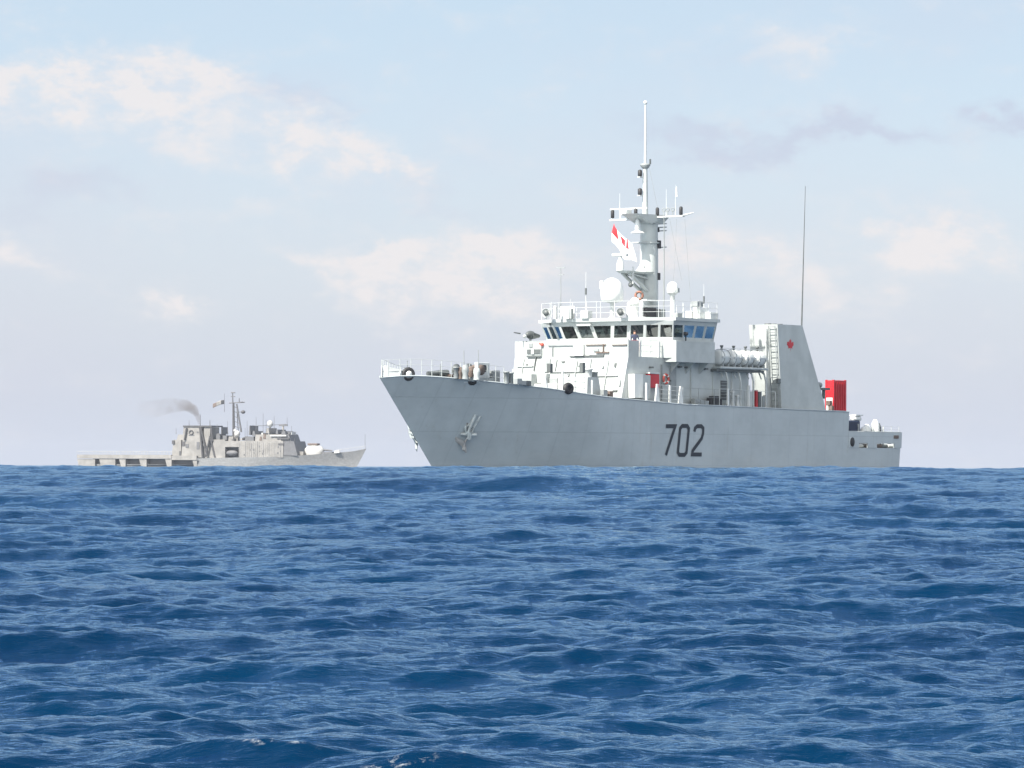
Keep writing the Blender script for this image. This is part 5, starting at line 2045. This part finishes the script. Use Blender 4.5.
en2 = cloth('frigate_flag', fen, 12, 6, lambda u, v: 1 if u < .3 else (0 if u < .65 else 2), [M['frigdeck'], M['black'], M['rope']])
en2.location = G.world(*e0)
en2.rotation_euler = (0, 0, G.rz())
tag(en2, 'tiny dark and red flag flying from the mast of the distant pale frigate', 'flag')


# ---- thin brown funnel smoke drifting aft
def smoke_mat():
    m = bpy.data.materials.new('funnel_smoke')
    m.use_nodes = True
    nt = m.node_tree
    nt.nodes.clear()
    n = Net(nt)
    out = n.node('ShaderNodeOutputMaterial')
    vol = n.node('ShaderNodeVolumePrincipled')
    vol.inputs['Color'].default_value = (0.36, 0.29, 0.24, 1)
    vol.inputs['Anisotropy'].default_value = 0.2
    at = n.node('ShaderNodeTexCoord')
    sp = n.node('ShaderNodeSeparateXYZ')
    nt.links.new(at.outputs['Object'], sp.inputs[0])
    x = sp.outputs[0]
    f = n.noise(at.outputs['Object'], .22, 4, .6)
    thin = n.ramp(x, -36, -1)
    thin = n.m('POWER', thin, 1.7)
    d = n.m('ADD', n.m('MULTIPLY', n.m('MULTIPLY', n.ramp(f, .30, .70), thin), .13), n.m('MULTIPLY', n.ramp(x, -10, 0), .24))
    nt.links.new(d, vol.inputs['Density'])
    nt.links.new(vol.outputs[0], out.inputs['Volume'])
    return m


sm_pts = [(199.5, 424.5, .5), (197.5, 416, 1.0), (193.5, 409.5, 1.7), (186, 406, 2.2), (174, 405, 2.8), (158, 407, 3.3), (140, 411, 3.6)]
base = Vector(T(sm_pts[0][0], sm_pts[0][1], -1))
mb = MB()
nn_ = 14
vs, fs = [], []
for i, (a, b, r0) in enumerate(sm_pts):
    c = Vector(T(a, b, -1)) - base
    nxt = Vector(T(*sm_pts[min(i + 1, len(sm_pts) - 1)][:2], -1)) - base
    prv = Vector(T(*sm_pts[max(i - 1, 0)][:2], -1)) - base
    dr_ = (nxt - prv).normalized()
    up_ = Vector((0, 1, 0))
    sd_ = dr_.cross(up_).normalized()
    for k in range(nn_):
        an_ = 2 * math.pi * k / nn_
        rr2 = r0 * (1 + .18 * math.sin(3 * an_ + i * 2))
        vs.append(c + up_ * math.cos(an_) * rr2 + sd_ * math.sin(an_) * rr2)
for i in range(len(sm_pts) - 1):
    for k in range(nn_):
        k2 = (k + 1) % nn_
        fs.append((i * nn_ + k, i * nn_ + k2, (i + 1) * nn_ + k2, (i + 1) * nn_ + k))
fs.append(tuple(range(nn_))[::-1])
fs.append(tuple(range((len(sm_pts) - 1) * nn_, len(sm_pts) * nn_)))
mb.add(vs, fs, 0, True)
smk = mb.build('smoke', smoke_mat())
smk.location = G.world(*base)
smk.rotation_euler = (0, 0, G.rz())
tag(smk, 'thin brown smoke drifting left from the funnel of the distant frigate', 'smoke', kind='stuff')


# ------------------------------------------------------------------ sea air
hzb = MB().box((-6700, -6700, -3.5), (6700, 6700, 36)).build('haze', None)
hm = bpy.data.materials.new('sea_haze')
hm.use_nodes = True
hm.node_tree.nodes.clear()
hv = hm.node_tree.nodes.new('ShaderNodeVolumePrincipled')
hv.inputs['Color'].default_value = (0.56, 0.61, 0.70, 1)
hv.inputs['Density'].default_value = 0.00007
ho = hm.node_tree.nodes.new('ShaderNodeOutputMaterial')
hm.node_tree.links.new(hv.outputs[0], ho.inputs['Volume'])
hzb.data.materials.clear()
hzb.data.materials.append(hm)
tag(hzb, 'thin pale sea haze between the boat and the ships', 'haze', kind='stuff')
